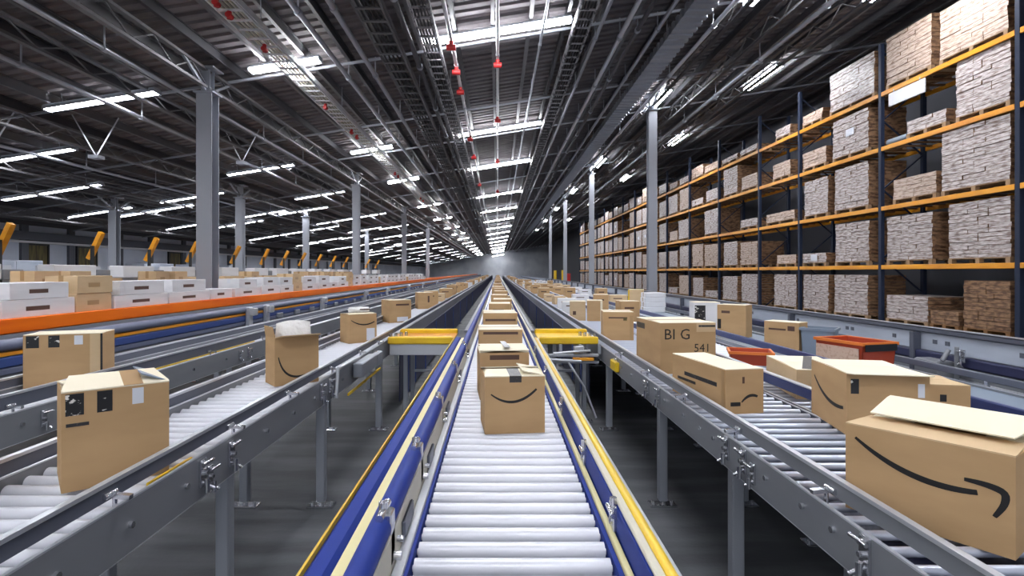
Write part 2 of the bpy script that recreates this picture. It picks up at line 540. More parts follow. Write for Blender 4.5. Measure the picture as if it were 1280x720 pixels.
joist('open web roof truss above the inner packing side column row', -5.9)
joist('open web roof truss above the outer packing side column row', -10.2)
joist('open web roof truss above the slim lone column', -14.3)
joist('open web roof truss between the packing side column rows', -7.4, d=.32)
joist('open web roof truss beyond the outer packing side column row', -12.9, d=.32)
joist('open web roof truss close along the pale door wall', -17.2, d=.32)
joist('open web roof truss above the racking side columns', 5.15, 'beam_dark')
joist('dark open web truss between the racking and its columns', 6.4, 'beam_dark', .45)
joist('dark open web truss close beside the racking top', 8.1, 'beam_dark', .45)


def vbrace(x, y, label):
    t = thing('hanger_brace', label, 'brace', (x, y, zc(x) - 1.0), 0, 'rod braces under the left roof', world=True)
    z = zc(x)
    b = MB()
    b.bar((x, y, z - 1.0), (x - .45, y - .2, z - .02), .025, .025).bar((x, y, z - 1.0), (x + .4, y + .2, z - .02), .025, .025)
    b.build('rod', 'edge_pale', t)
    MB().box(x - .12, x + .12, y - .12, y + .12, z - 1.06, z - .98).build('bracket', 'galv', t)


vbrace(-9.6, 13.4, 'V shaped rod brace under the packing side roof, inner one of a close pair')
vbrace(-10.9, 12.0, 'V shaped rod brace under the packing side roof, outer one of a close pair')
vbrace(-8.7, 8.3, 'V shaped rod brace high overhead at the upper picture edge')
vbrace(-7.3, 16.0, 'V shaped rod brace hanging beside the tall column behind the white cartons')


# ------------------------------------------------------------------ roller conveyors
def rollers(root, x0, x1, ztop, r, pitch, y0, y1, m, cap=95):
    proto = None
    y = y0
    n = 0
    rest = MB()
    while y < y1:
        if n < cap:
            if proto is None:
                b = MB()
                b.tube((x0, y, ztop - r), (x1, y, ztop - r), r, 20)
                b.tube((x0 - .012, y, ztop - r), (x0, y, ztop - r), r * .35, 8).tube((x1, y, ztop - r), (x1 + .012, y, ztop - r), r * .35, 8)
                proto = b.build('roller', m, root)
            else:
                c = proto.copy()
                COL.objects.link(c)
                c.parent = root
                c.location = (0, y - y0, 0)
        else:
            rest.tube((x0, y, ztop - r), (x1, y, ztop - r), r, 8, caps=False)
        y += pitch
        n += 1
    if rest.v:
        rest.build('roller', m, root)['kind'] = 'stuff'


def leg(root, x, y, ztop, m='galv', rad=.032):
    b = MB()
    b.bevbox(x - rad, x + rad, y - rad, y + rad, .04, ztop, .006)
    lg = b.build('leg', m, root)
    f = MB()
    f.bevbox(x - .10, x + .10, y - .05, y + .05, 0, .018, .004)
    f.tube((x, y, .015), (x, y, .06), .022, 8).tube((x - .07, y, .015), (x - .07, y, .035), .012, 6).tube((x + .07, y, .015), (x + .07, y, .035), .012, 6)
    o = f.build('foot', 'chrome', root)
    o.parent = lg
    return lg


def clamp(root, x, y, z, s=1, sx=1, name='clamp'):
    """small shiny clamp on a side frame: plate, bolts, knob"""
    b = MB()
    b.bevbox(x, x + sx * .012, y - .03 * s, y + .03 * s, z - .09 * s, z + .05 * s, .002) if sx > 0 else b.bevbox(x - .012, x, y - .03 * s, y + .03 * s, z - .09 * s, z + .05 * s, .002)
    for dz in (-.07, -.02, .03):
        b.tube((x, y, z + dz * s), (x + sx * .035 * s, y, z + dz * s), .012 * s, 8)
    b.tube((x + sx * .03, y - .05 * s, z + .035 * s), (x + sx * .03, y + .05 * s, z + .035 * s), .009 * s, 8)
    b.tube((x + sx * .025, y, z - .12 * s), (x + sx * .025, y, z - .05 * s), .014 * s, 8)
    b.tube((x + sx * .01, y + .01, z - .08 * s), (x + sx * .05 * s, y + .03 * s, z - .11 * s), .01 * s, 6)
    b.build(name, 'chrome', root)


def bolts(root, x, ys, z, sx):
    each(root, ys, lambda b, y: b.tube((x, y, z), (x + sx * .012, y, z), .012, 8), 'bolt', 'chrome')


def guide(root, x, z0, z1, y0, y1, gy, side, m='rail_dark'):
    b = MB()
    b.prism([(x - .008, z0), (x + .008, z0), (x + .008, z1 - .012), (x - .008, z1 - .012)], y0, y1)
    g = b.build('guide_rail', m, root)
    e = MB()
    e.prism([(x - .013, z1 - .014), (x + .013, z1 - .014), (x + .013, z1), (x - .013, z1)], y0, y1)
    o = e.build('rail_edge', 'edge_pale', root)
    o.parent = g
    each(root, gy, lambda k, y: k.bar((x + side * .01, y, z0 + .02), (x + side * .085, y, z0 + .012), .022, .016).tube((x + side * .03, y, z0 - .035), (x + side * .03, y, z0 + .03), .008, 6).tube((x + side * .012, y - .03, z0 + .02), (x + side * .012, y + .03, z0 + .02), .012, 8), 'guide_bracket', 'chrome', g)


def side_frame(root, x, z0, z1, y0, y1, side, m='plate_grey', th=.012, edge='edge_pale'):
    """C shaped side channel, open away from the rollers; side = +1 flange points to +x"""
    b = MB()
    b.prism([(x, z0), (x + side * th, z0), (x + side * th, z1), (x, z1)] if side > 0 else [(x + side * th, z0), (x, z0), (x, z1), (x + side * th, z1)], y0, y1)
    f = b.build('side_frame', m, root)
    e = MB()
    a0, a1 = sorted((x, x + side * .014))
    e.box(a0, a1, y0, y1, z1, z1 + .006)
    e.box(a0, a1, y0, y1, z0 - .005, z0)
    o = e.build('frame_lip', edge, root)
    o.parent = f
    return f


def bed(root, x0, x1, z, y0, y1, m='bed_navy'):
    MB().box(x0, x1, y0, y1, z - .02, z).build('bed_pan', m, root)


YC0 = 0.55
# ---- left near roller conveyor (grey plates, camera sees its right side)
L1 = thing('roller_conveyor', 'grey sided white roller conveyor next to the blue centre guard, packing side', 'conveyor', (-1.6, 0, 0), 0, 'roller conveyors', world=True)
rollers(L1, -1.885, -1.295, .93, .029, .1, YC0, 140, 'roller_white')
side_frame(L1, -1.28, .775, .955, YC0, 140, -1)
side_frame(L1, -1.91, .775, .955, YC0, 140, 1)
bed(L1, -1.905, -1.29, .80, YC0, 140)
guide(L1, -1.328, .975, 1.04, YC0, 140, (1.2, 1.9, 2.75, 3.5, 4.4, 5.3, 6.1), 1)
guide(L1, -1.90, .975, 1.035, YC0, 140, (), -1)
for y in (1.2, 2.7, 4.18, 6.2, 8.2, 10.4, 13, 16, 19):
    leg(L1, -1.315, y, .785)
    leg(L1, -1.885, y, .785)
bolts(L1, -1.28, (1.05, 1.45, 1.62, 1.95, 2.3, 3.1, 3.5, 3.9, 4.6, 5.2, 5.8), .87, 1)
for y in (2.42, 2.68, 4.05, 4.25, 5.75):
    clamp(L1, -1.28, y, .90, .85, 1)
clamp(L1, -1.28, 2.48, .86, .7, 1)
MB().box(-1.318, -1.308, 2.1, 2.4, .945, .958).build('warning_strip', 'yellow', L1)
MB().box(-1.275, -1.262, 4.75, 6.05, .70, .72).build('cable_strip', 'yellow', L1)
m = MB().bevbox(-1.27, -1.18, 4.9, 5.5, .82, .95, .01).bevbox(-1.26, -1.2, 5.6, 5.85, .80, .93, .008)
m.build('drive_cover', 'galv', L1)
MB().tube((-1.24, 4.35, 1.0), (-1.24, 5.0, .985), .016, 8).tube((-1.24, 4.35, 1.0), (-1.24, 4.3, .78), .014, 8).build('cable_conduit', 'edge_pale', L1)
MB().box(-1.285, -1.27, 7.3, 140, .06, .772).build('side_panel', 'navy', L1)
b = MB()
for y in (7.9, 8.6, 9.8, 11.5, 13.5, 16, 19, 23, 28):
    b.box(-1.27, -1.255, y, y + .04, .06, .74)
b.build('panel_rib', 'blue_soft', L1)

# ---- left second roller conveyor
L2 = thing('roller_conveyor', 'grey sided white roller conveyor beside the blue high belt', 'conveyor', (-3.0, 0, 0), 0, 'roller conveyors', world=True)
rollers(L2, -3.30, -2.74, .93, .029, .1, 1.9, 140, 'roller_white')
side_frame(L2, -2.72, .78, .955, 1.9, 140, -1)
side_frame(L2, -3.33, .78, .955, 1.9, 140, 1)
bed(L2, -3.32, -2.73, .80, 1.9, 140)
guide(L2, -2.80, .965, 1.055, 1.9, 140, (2.6, 3.2, 4.2, 5.4, 6.6), 1)
guide(L2, -3.32, .965, 1.035, 1.9, 140, (), -1)
for y in (2.8, 4.6, 6.6, 8.6, 11, 14):
    leg(L2, -2.75, y, .79)
    leg(L2, -3.30, y, .79)
bolts(L2, -2.72, (2.2, 2.55, 3.0, 3.2, 3.6, 4.0, 4.4, 5.0, 5.6, 6.2), .88, 1)
for y in (2.95, 3.35, 5.9, 6.1):
    clamp(L2, -2.72, y, .89, .7, 1)
MB().bevbox(-2.715, -2.69, 1.9, 30, .60, .70, .005).build('lower_rail', 'rail_dark', L2)
MB().box(-2.79, -2.775, 3.6, 6.4, .955, .965).build('warning_strip', 'yellow', L2)
for y in (2.4, 4.5, 7, 10, 14, 20, 27):
    MB().bar((-2.70, y, .56), (-2.70, y, .78), .03, .03).build('rail_post', 'galv', L2)

# ---- centre line with blue and yellow guards
CC = thing('roller_conveyor', 'white roller line down the middle between blue and yellow guards', 'conveyor', (.045, 0, 0), 0, 'roller conveyors', world=True)
rollers(CC, -.252, .342, .88, .029, .1017, 1.19, 140, 'roller_white', 99)
bed(CC, -.27, .36, .78, 0.9, 140, 'bed_navy')
MB().box(-.272, -.258, 0.9, 140, .74, .885).build('side_frame', 'blue', CC)
MB().box(.348, .362, 0.9, 140, .74, .885).build('side_frame', 'blue', CC)
# left guard
MB().bevbox(-.30, -.268, 0.9, 140, .885, .902, .003).build('inner_rail', 'edge_pale', CC)
MB().box(-.312, -.302, 0.9, 140, .86, 1.0).build('guard_plate', 'cream', CC)
MB().tube((-.335, .9, 1.02), (-.335, 80, 1.02), .033, 16).build('guard_tube', 'blue', CC)
MB().box(-.372, -.366, 0.9, 140, .85, 1.02).build('guard_back', 'navy', CC)
MB().bevbox(-.415, -.374, .9, 6.4, .985, 1.0, .004).build('yellow_rail', 'yellow_pale', CC)
MB().bevbox(-.492, -.417, .9, 6.5, .93, 1.0, .018).build('outer_rail', 'blue', CC)
MB().box(-.50, -.493, .9, 6.5, .98, .998).build('yellow_edge', 'yellow', CC)
MB().bevbox(-.43, -.374, 7.2, 140, .97, 1.0, .006).build('outer_rail', 'rail_grey', CC)
# right guard
MB().bevbox(.364, .384, 0.9, 140, .88, .90, .003).build('inner_rail', 'yellow_pale', CC)
MB().box(.388, .398, 0.9, 140, .80, .985).build('guard_plate', 'blue', CC)
MB().tube((.405, .9, .93), (.405, 80, .93), .016, 10).build('guard_tube', 'navy', CC)
MB().bevbox(.392, .418, 0.9, 140, .985, 1.0, .004).build('top_rail', 'cream', CC)
MB().tube((.434, .9, .99), (.434, 6.4, .99), .0165, 14).build('yellow_rail', 'yellow', CC)
MB().bevbox(.450, .464, .9, 6.5, .968, .99, .003).build('outer_rail', 'edge_pale', CC)
MB().bevbox(.425, .47, 7.2, 140, .97, 1.0, .006).build('outer_rail', 'rail_grey', CC)
for x in (-.44, .43):
    MB().box(x - .008, x + .008, 0.9, 140, .50, .80).build('lower_panel', 'navy', CC)
for y in (1.25, 2.3, 3.6, 5.2, 7.6, 10.5, 14):
    leg(CC, -.40, y, .86)
    leg(CC, .425, y, .86)
for y, s in ((1.62, 1), (2.25, 1), (3.1, 1), (4.2, 1), (5.4, 1)):
    b = MB()
    b.bevbox(-.325, -.302, y - .03, y + .03, .91, 1.06, .004).tube((-.33, y - .06, 1.06), (-.33, y + .06, 1.06), .012, 8)
    b.tube((-.30, y, .93), (-.278, y, .93), .013, 8).tube((-.302, y + .05, .955), (-.28, y + .05, .955), .01, 8).tube((-.33, y, 1.05), (-.33, y, 1.085), .014, 8)
    b.build('clamp', 'chrome', CC)
    MB().bevbox(-.302, -.290, y + .14, y + .32, .91, .965, .004).build('cable_duct', 'rail_dark', CC)
    b = MB()
    b.bevbox(.376, .392, y + .2, y + .27, .90, .985, .003).tube((.37, y + .235, .93), (.386, y + .235, .93), .014, 8)
    b.tube((.374, y + .19, .96), (.374, y + .28, .96), .009, 8).tube((.38, y + .22, .985), (.38, y + .22, 1.01), .012, 8)
    b.build('clamp', 'chrome', CC)

# ---- right near roller conveyor
R1 = thing('roller_conveyor', 'grey sided steel roller conveyor next to the yellow centre guard, racking side', 'conveyor', (1.55, 0, 0), 0, 'roller conveyors', world=True)
rollers(R1, 1.222, 1.925, .875, .0165, .112, YC0, 140, 'roller_steel')
side_frame(R1, 1.20, .73, .892, YC0, 140, 1)
side_frame(R1, 1.945, .73, .872, YC0, 140, -1, 'rail_dark')
bed(R1, 1.215, 1.935, .765, YC0, 140)
guide(R1, 1.262, .915, .987, YC0, 140, (1.35, 2.1, 2.9, 3.7, 4.6, 5.6), -1, 'rail_grey')
for y in (1.2, 2.9, 4.2, 6.2, 8.2, 10.4, 13, 16, 19):
    leg(R1, 1.235, y, .74)
    leg(R1, 1.84, y, .74)
bolts(R1, 1.20, (1.5, 1.62, 2.0, 2.2, 2.5, 3.1, 3.3, 3.6, 4.0, 4.6, 5.0, 5.4), .83, -1)
for y in (1.82, 2.72, 2.92, 4.15, 4.45, 5.6):
    clamp(R1, 1.20, y, .85, .85, -1)
clamp(R1, 1.20, 2.62, .82, .7, -1)
MB().box(1.185, 1.2, 7.3, 140, .06, .725).build('side_panel', 'navy', R1)
b = MB()
for y in (7.9, 8.8, 10.2, 12, 14, 17, 21, 26):
    b.box(1.172, 1.185, y, y + .04, .06, .70)
b.build('panel_rib', 'blue_soft', R1)
MB().bevbox(1.155, 1.198, 5.5, 5.75, .76, .86, .008).build('sensor_box', 'yellow', R1)

# ---- right second lane, starting behind the boxes
R2 = thing('roller_conveyor', 'steel roller conveyor with blue rails, second lane towards the racking', 'conveyor', (2.35, 0, 0), 0, 'roller conveyors', world=True)
rollers(R2, 1.985, 2.70, .875, .0165, .112, 1.2, 140, 'roller_steel')
side_frame(R2, 1.965, .73, .872, 1.2, 140, 1, 'rail_dark')
side_frame(R2, 2.725, .73, .885, 1.2, 140, -1, 'rail_dark')
bed(R2, 1.975, 2.715, .765, 1.2, 140)
MB().bevbox(2.005, 2.035, 3.56, 140, .925, .995, .006).build('guide_rail', 'rail_blue', R2)
MB().bevbox(2.002, 2.038, 3.56, 140, .995, 1.005, .002).build('rail_edge', 'edge_pale', R2)
MB().bevbox(2.735, 2.765, 1.2, 140, .96, 1.03, .006).build('guide_rail', 'rail_blue', R2)
each(R2, (3.6, 4.6, 5.8, 7.2, 9, 11, 14), lambda k, y: k.bar((2.03, y, .86), (2.03, y, .94), .025, .03), 'guide_bracket', 'chrome')
each(R2, (1.5, 2.4, 3.4, 4.6, 5.8, 7.2, 9, 11, 14), lambda k, y: k.bar((2.75, y, .86), (2.75, y, .97), .02, .03), 'guide_bracket', 'chrome')
for y in (1.6, 3.6, 5.6, 8, 11, 14):
    leg(R2, 2.07, y, .74)
    leg(R2, 2.70, y, .74)

# ---- right third lane
R3 = thing('roller_conveyor', 'blue grey belt conveyor carrying the red tote', 'conveyor', (3.25, 0, 0), 0, 'roller conveyors', world=True)
MB().box(2.86, 3.64, 1.5, 100, .835, .875).build('belt', 'tote_grey', R3)
side_frame(R3, 2.85, .70, .89, 1.5, 100, 1, 'plate_pale')
side_frame(R3, 3.65, .70, .89, 1.5, 100, -1, 'plate_grey')
MB().bevbox(3.655, 3.685, 1.5, 100, .93, .985, .006).build('guide_rail', 'rail_dark', R3)
each(R3, (2, 3, 4.2, 5.6, 7.2, 9, 11.5, 15), lambda b, y: b.bar((3.672, y, .88), (3.672, y, .94), .02, .03), 'guide_bracket', 'chrome')
for y in (2.0, 4.0, 6.0, 8.2, 11, 14):
    leg(R3, 2.96, y, .71)
    leg(R3, 3.61, y, .71)

# ---- right high sorter wall
R4 = thing('belt_sorter', 'long pale two level belt sorter in front of the racking', 'conveyor', (4.5, 0, 0), 0, None, world=True)
y0, y1 = 2.0, 100
MB().bevbox(4.16, 4.24, y0, y1, 1.16, 1.215, .012).build('top_rail', 'rail_dark', R4)
MB().box(4.15, 4.17, y0, y1, 1.215, 1.225).build('top_edge', 'edge_pale', R4)
MB().box(4.2, 4.22, y0, y1, .99, 1.16).build('upper_panel', 'plate_pale', R4)
MB().bevbox(4.14, 4.21, y0, y1, .895, .985, .012).build('middle_rail', 'navy', R4)
MB().box(4.195, 4.21, y0, y1, .78, .895).build('middle_panel', 'plate_grey', R4)
MB().bevbox(4.17, 4.2, y0, y1, .765, .782, .004).build('ledge', 'edge_pale', R4)
MB().box(4.2, 4.215, y0, y1, .60, .765).build('lower_panel', 'plate_pale', R4)
MB().box(4.22, 5.0, y0, y1, 1.02, 1.05).build('belt', 'tote_grey', R4)
MB().box(5.0, 5.02, y0, 17.5, .6, 1.07).box(5.0, 5.02, 18.95, 30, .6, 1.07).build('rear_panel', 'plate_grey', R4)
each(R4, (4.3, 4.45, 5.2, 5.35, 5.9, 6.6, 6.7, 7.8, 9.2, 11), lambda b, y: b.box(4.194, 4.2, y, y + .05, 1.06, 1.10), 'bolt_plate', 'rail_dark')
each(R4, span(3.2, 50, 2.35), lambda b, y: b.bevbox(4.12, 4.2, y, y + .06, .6, 1.16, .006), 'panel_post', 'rail_dark')
for y in (2.6, 5.2, 8, 11, 14, 17.3, 20):
    leg(R4, 4.24, y, .62)
    leg(R4, 4.96, y, .62)
MB().bevbox(3.98, 4.14, 5.06, 5.36, .76, .94, .012).tube((4.0, 5.04, .95), (4.06, 5.04, 1.05), .02, 8).tube((4.1, 5.0, .68), (4.1, 5.0, 1.08), .018, 8).tube((4.1, 5.0, .9), (4.16, 5.0, .9), .02, 8).build('drive_motor', 'plate_grey', R4)
clamp(R4, 4.12, 4.95, 1.02, .8, -1)

# ---- left blue high conveyor and orange sided belt
L3 = thing('belt_conveyor', 'blue and grey high belt conveyor with a thin orange stripe', 'conveyor', (-4.6, 0, 0), 0, None, world=True)
y0, y1 = 3.0, 140
MB().tube((-4.22, y0, 1.12), (-4.22, y1, 1.12), .05, 14).build('top_tube', 'tube_slate', L3)
MB().box(-4.25, -4.2, y0, y1, 1.03, 1.06).build('orange_stripe', 'beam_orange', L3)
MB().bevbox(-4.26, -4.19, y0, y1, .93, 1.02, .012).build('blue_beam', 'blue_soft', L3)
MB().bevbox(-4.26, -4.2, y0, y1, .865, .925, .01).build('blue_beam', 'tube_slate', L3)
MB().box(-4.25, -4.22, y0, y1, .72, .865).build('side_plate', 'plate_grey', L3)
MB().box(-4.9, -4.26, y0, y1, 1.05, 1.08).build('belt', 'rail_dark', L3)
MB().box(-4.93, -4.9, y0, y1, .72, 1.12).build('side_plate', 'plate_grey', L3)
for y in (4.0, 6.4, 8.9, 9.6, 11.2, 12.6, 14.6, 17, 20, 24, 29):
    leg(L3, -4.27, y, .73)
    leg(L3, -4.86, y, .73)
each(L3, (9.3, 10.0, 13.2, 17.5, 21.0, 26, 31, 38), lambda b, y: b.bevbox(-4.19, -4.12, y, y + .14, .70, 1.16, .01).bevbox(-4.15, -4.06, y + .02, y + .2, 1.02, 1.14, .01), 'drive_box', 'edge_pale')
each(L3, span(10.4, 44, .93), lambda b, y: b.tube((-4.19, y, .80), (-4.12, y, .82), .05, 8).bevbox(-4.19, -4.15, y + .2, y + .45, .88, .97, .008), 'roller_motor', 'galv')

LP = thing('belt_conveyor', 'high belt conveyor with a bright orange side carrying white cartons', 'conveyor', (-5.4, 0, 0), 0, None, world=True)
MB().bevbox(-5.05, -5.0, 3.0, 140, 1.115, 1.27, .01).build('orange_side', 'orange', LP)
MB().bevbox(-5.8, -5.76, 3.0, 11.0, 1.115, 1.27, .01).bevbox(-5.68, -5.64, 11.0, 140, 1.115, 1.27, .01).build('far_side', 'orange', LP)
MB().box(-5.64, -5.05, 3.0, 140, 1.2, 1.26).build('belt', 'orange', LP)
MB().box(-5.04, -5.01, 3.0, 140, 1.06, 1.112).build('under_rail', 'navy', LP)
for y in (4, 7, 10, 13, 16, 19, 22, 26, 30):
    leg(LP, -5.1, y, 1.19)
    leg(LP, -5.6, y, 1.19)


# ---- yellow bridges between the lines
def bridge(x0, x1, label, open_front):
    t = thing('crossover_bridge', label, 'bridge', ((x0 + x1) / 2, 6.8, 0), 0, 'yellow crossovers', world=True)
    MB().bevbox(x0, x1, 6.38, 6.46, .925, 1.01, .012).build('front_beam', 'yellow', t)
    MB().bevbox(x0, x1, 7.2, 7.28, .945, 1.015, .012).build('rear_beam', 'yellow', t)
    MB().box(x0, x1, 6.46, 7.2, .95, .965).build('deck_plate', 'beam_orange' if not open_front else 'yellow', t)
    b = MB()
    if not open_front:
        b.bevbox(x0 + .02, x1 - .02, 6.39, 6.45, .80, .925, .005)
        b.build('valance', 'edge_pale', t)
    else:
        b.bevbox(x0, x1, 6.36, 6.44, .785, .815, .004)
        for k in range(4):
            xx = x0 + (x1 - x0) * k / 3.02
            b.bevbox(xx, xx + .035, 6.38, 6.44, .815, .925, .004)
        b.bevbox(x0 + .1, x1, 6.36, 6.42, .71, .735, .004)
        b.build('open_frame', 'galv', t)
        c = MB()
        c.tube((x0 + .08, 6.34, .76), (x1 - .2, 6.34, .74), .018, 8).tube((x0 + .15, 6.33, .83), (x1 - .1, 6.34, .86), .014, 8)
        c.tube((x0 + .3, 6.35, .76), (x0 + .5, 6.3, .45), .012, 8).tube((x0 + .5, 6.3, .45), (x0 + .62, 6.25, .12), .012, 8)
        c.bevbox(x0 + .38, x0 + .5, 6.33, 6.39, .83, .91, .008)
        c.build('cable_bundle', 'edge_pale', t)
        MB().bevbox(x1 - .3, x1 - .06, 6.33, 6.36, .745, .78, .004).build('junction_box', 'beam_orange', t)
    for xx in (x0 + .18, x1 - .14):
        for yy in (6.55, 7.1):
            leg(t, xx, yy, .94, 'galv', .025)
    MB().bar((x0 + .18, 7.1, .5), (x1 - .14, 7.1, .5), .03, .03).build('cross_brace', 'galv', t)
    h = MB()
    xe = x0 if not open_front else x1
    s = 1 if not open_front else -1
    for k in range(4):
        h.tube((xe + s * (.03 + .05 * k), 6.42 + .06 * k, 1.0), (xe + s * (.03 + .05 * k), 6.42 + .06 * k, 1.045), .018, 8)
    h.build('bolt_cluster', 'chrome', t)


bridge(-1.255, -.515, 'yellow crossover with white valance underneath beside the blue centre guard', False)
bridge(.48, 1.15, 'yellow crossover over an open pipe frame beside the yellow centre guard', True)


# ------------------------------------------------------------------ cartons
def text_mesh(txt, size, M, mi, b):
    cu = bpy.data.curves.new('lettering', 'FONT')
    cu.body = txt
    cu.size = size
    cu.resolution_u = 2
    o = bpy.data.objects.new('lettering', cu)
    COL.objects.link(o)
    dg = bpy.context.evaluated_depsgraph_get()
    dg.update()
    me = bpy.data.meshes.new_from_object(o.evaluated_get(dg))
    vs = [M @ v.co for v in me.vertices]
    fs = [tuple(p.vertices) for p in me.polygons]
    b.add(vs, fs, mi)
    bpy.data.objects.remove(o)
    bpy.data.curves.remove(cu)
    bpy.data.meshes.remove(me)


def face_M(w, d, h, face):
    """matrix from (u right, v up, n out) with origin in the face centre"""
    if face == 'F':
        return Matrix(((1, 0, 0, 0), (0, 0, -1, -d / 2), (0, 1, 0, h / 2), (0, 0, 0, 1)))
    if face == 'R':
        return Matrix(((0, 0, 1, w / 2), (1, 0, 0, 0), (0, 1, 0, h / 2), (0, 0, 0, 1)))
    if face == 'L':
        return Matrix(((0, 0, -1, -w / 2), (-1, 0, 0, 0), (0, 1, 0, h / 2), (0, 0, 0, 1)))
    return Matrix(((1, 0, 0, 0), (0, 1, 0, 0), (0, 0, 1, h), (0, 0, 0, 1)))   # top


def smile(root, w, d, h, face, p0, p1, p2, th, arrow=True, m='ink'):
    """tapering curved stroke with a hooked head, in face fractions"""
    M = face_M(w, d, h, face)
    fw = w if face in 'FT' else d
    P = [Vector((p[0] * fw, p[1] * h, 0)) for p in (p0, p1, p2)]
    n = 22
    vs = []
    th *= min(fw, h * 1.3)
    for i in range(n + 1):
        t = i / n
        c = P[0] * (1 - t) ** 2 + P[1] * 2 * t * (1 - t) + P[2] * t * t
        dd = (P[1] - P[0]) * (1 - t) + (P[2] - P[1]) * t
        nn = Vector((-dd.y, dd.x, 0)).normalized()
        r = th * (.28 + .72 * math.sin(PI * min(1, t * .72 + .06)) ** .8)
        vs += [M @ (c + nn * r + Vector((0, 0, .0014))), M @ (c - nn * r + Vector((0, 0, .0014)))]
    fs = [(2 * i, 2 * i + 1, 2 * i + 3, 2 * i + 2) for i in range(n)]
    b = MB().add(vs, fs)
    if arrow:
        e = P[2]
        L = th * 7.5
        key = [(-.75, .55), (.05, .52), (.62, .30), (.62, -.30), (.30, -1.05)]
        pts = []
        for i in range(4):
            k0, k1, k2, k3 = key[max(0, i - 1)], key[i], key[i + 1], key[min(4, i + 2)]
            for t in (0, .25, .5, .75):
                pts.append(tuple(.5 * (2 * b1 + (c1 - a1) * t + (2 * a1 - 5 * b1 + 4 * c1 - d1) * t * t + (3 * b1 - a1 - 3 * c1 + d1) * t ** 3) for a1, b1, c1, d1 in zip(k0, k1, k2, k3)))
        pts.append(key[-1])
        q = []
        for i, (a, c2) in enumerate(pts):
            a0 = pts[max(0, i - 1)]
            a1 = pts[min(len(pts) - 1, i + 1)]
            dd = Vector((a1[0] - a0[0], a1[1] - a0[1], 0))
            nn = Vector((-dd.y, dd.x, 0)).normalized()
            r = th * (.55 + .45 * math.sin(PI * i / (len(pts) - 1)))
            c = e + Vector((a * L * .9 + L * .25, c2 * L * .75, .0015))
            q += [M @ (c + nn * r), M @ (c - nn * r)]
        b.add(q, [(2 * i, 2 * i + 1, 2 * i + 3, 2 * i + 2) for i in range(len(pts) - 1)])
    b.build('printed_arrow', m, root, 'black curved printed stroke')


def patch(root, w, d, h, face, u, v, su, sv, m, name='sticker', th=.0012, label=None):
    M = face_M(w, d, h, face)
    fw = w if face in 'FT' else d
    fh = h if face != 'T' else d
    b = MB().box((u - su / 2) * fw, (u + su / 2) * fw, (v - sv / 2) * fh, (v + sv / 2) * fh, .0002, th, M=M)
    return b.build(name, m, root, label)


def words(root, w, d, h, face, u, v, txt, size, m='ink'):
    M = face_M(w, d, h, face)
    fw = w if face in 'FT' else d
    b = MB()
    text_mesh(txt, size, M @ Matrix.Translation((u * fw, v * h, .0015)), 0, b)
    b.build('printed_text', m, root)


def shell(root, w, d, h, m='card', th=.006, closed=False):
    b = MB()
    i = .004
    b.box(-w / 2, w / 2, -d / 2, -d / 2 + th, 0, h)
    b.box(-w / 2, w / 2, d / 2 - th, d / 2, 0, h)
    b.box(-w / 2, -w / 2 + th, -d / 2 + th, d / 2 - th, 0, h)
    b.box(w / 2 - th, w / 2, -d / 2 + th, d / 2 - th, 0, h)
    b.box(-w / 2 + th, w / 2 - th, -d / 2 + th, d / 2 - th, 0, th)
    return b.build('body', m, root)


def flap(root, w, d, h, side, L, ang, m='card_pale', inset=.012, z=0.0, span=None, sh=0.0):
    a = math.radians(ang)
    th = .005
    if side in 'FB':
        s = -1 if side == 'F' else 1
        half = (span or w) / 2
        o = Vector((sh, s * d / 2, h + z))
        u = Vector((1, 0, 0))
        v = Vector((0, -s * math.cos(a), math.sin(a)))
    else:
        s = -1 if side == 'L' else 1
        half = (span or d) / 2
        o = Vector((s * w / 2, sh, h + z))
        u = Vector((0, 1, 0))
        v = Vector((-s * math.cos(a), 0, math.sin(a)))
    nrm = u.cross(v).normalized()
    if nrm.z < 0 and abs(nrm.z) > .1:
        nrm = -nrm
    nrm *= th
    q = [o - u * half, o + u * half, o + u * half + v * L * .12, o + u * (half - inset) + v * L, o - u * (half - inset) + v * L, o - u * half + v * L * .12]
    vs = q + [p + nrm for p in q]
    n = 6
    fs = [tuple(range(n - 1, -1, -1)), tuple(range(n, 2 * n))] + [(k, (k + 1) % n, (k + 1) % n + n, k + n) for k in range(n)]
    return MB().add(vs, fs).build('flap', m, root)


def carton(label, FL, FR, d, h, z, group=None, m='card', name='carton'):
    FL, FR = Vector(FL), Vector(FR)
    v = FR - FL
    w = v.length
    back = Vector((-v.y, v.x)).normalized()
    c = (FL + FR) / 2 + back * d / 2
    t = thing(name, label, 'box', (c.x, c.y, z), math.atan2(v.y, v.x), group)
    shell(t, w, d, h, m)
    return t, w, d, h


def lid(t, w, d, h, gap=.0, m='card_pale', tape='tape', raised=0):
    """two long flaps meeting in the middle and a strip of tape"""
    flap(t, w, d, h, 'L', min(w, d) * .45, -1, 'card_cream_lit', z=-.007, span=d - .014)
    flap(t, w, d, h, 'R', min(w, d) * .45, -1, 'card_cream_lit', z=-.007, span=d - .014)
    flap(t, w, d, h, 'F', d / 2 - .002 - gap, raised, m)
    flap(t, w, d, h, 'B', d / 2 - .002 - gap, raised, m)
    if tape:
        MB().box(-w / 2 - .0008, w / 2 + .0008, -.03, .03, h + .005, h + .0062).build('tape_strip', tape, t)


ZL, ZC, ZR = .93, .88, .875
GB = 'cartons riding the conveyors'

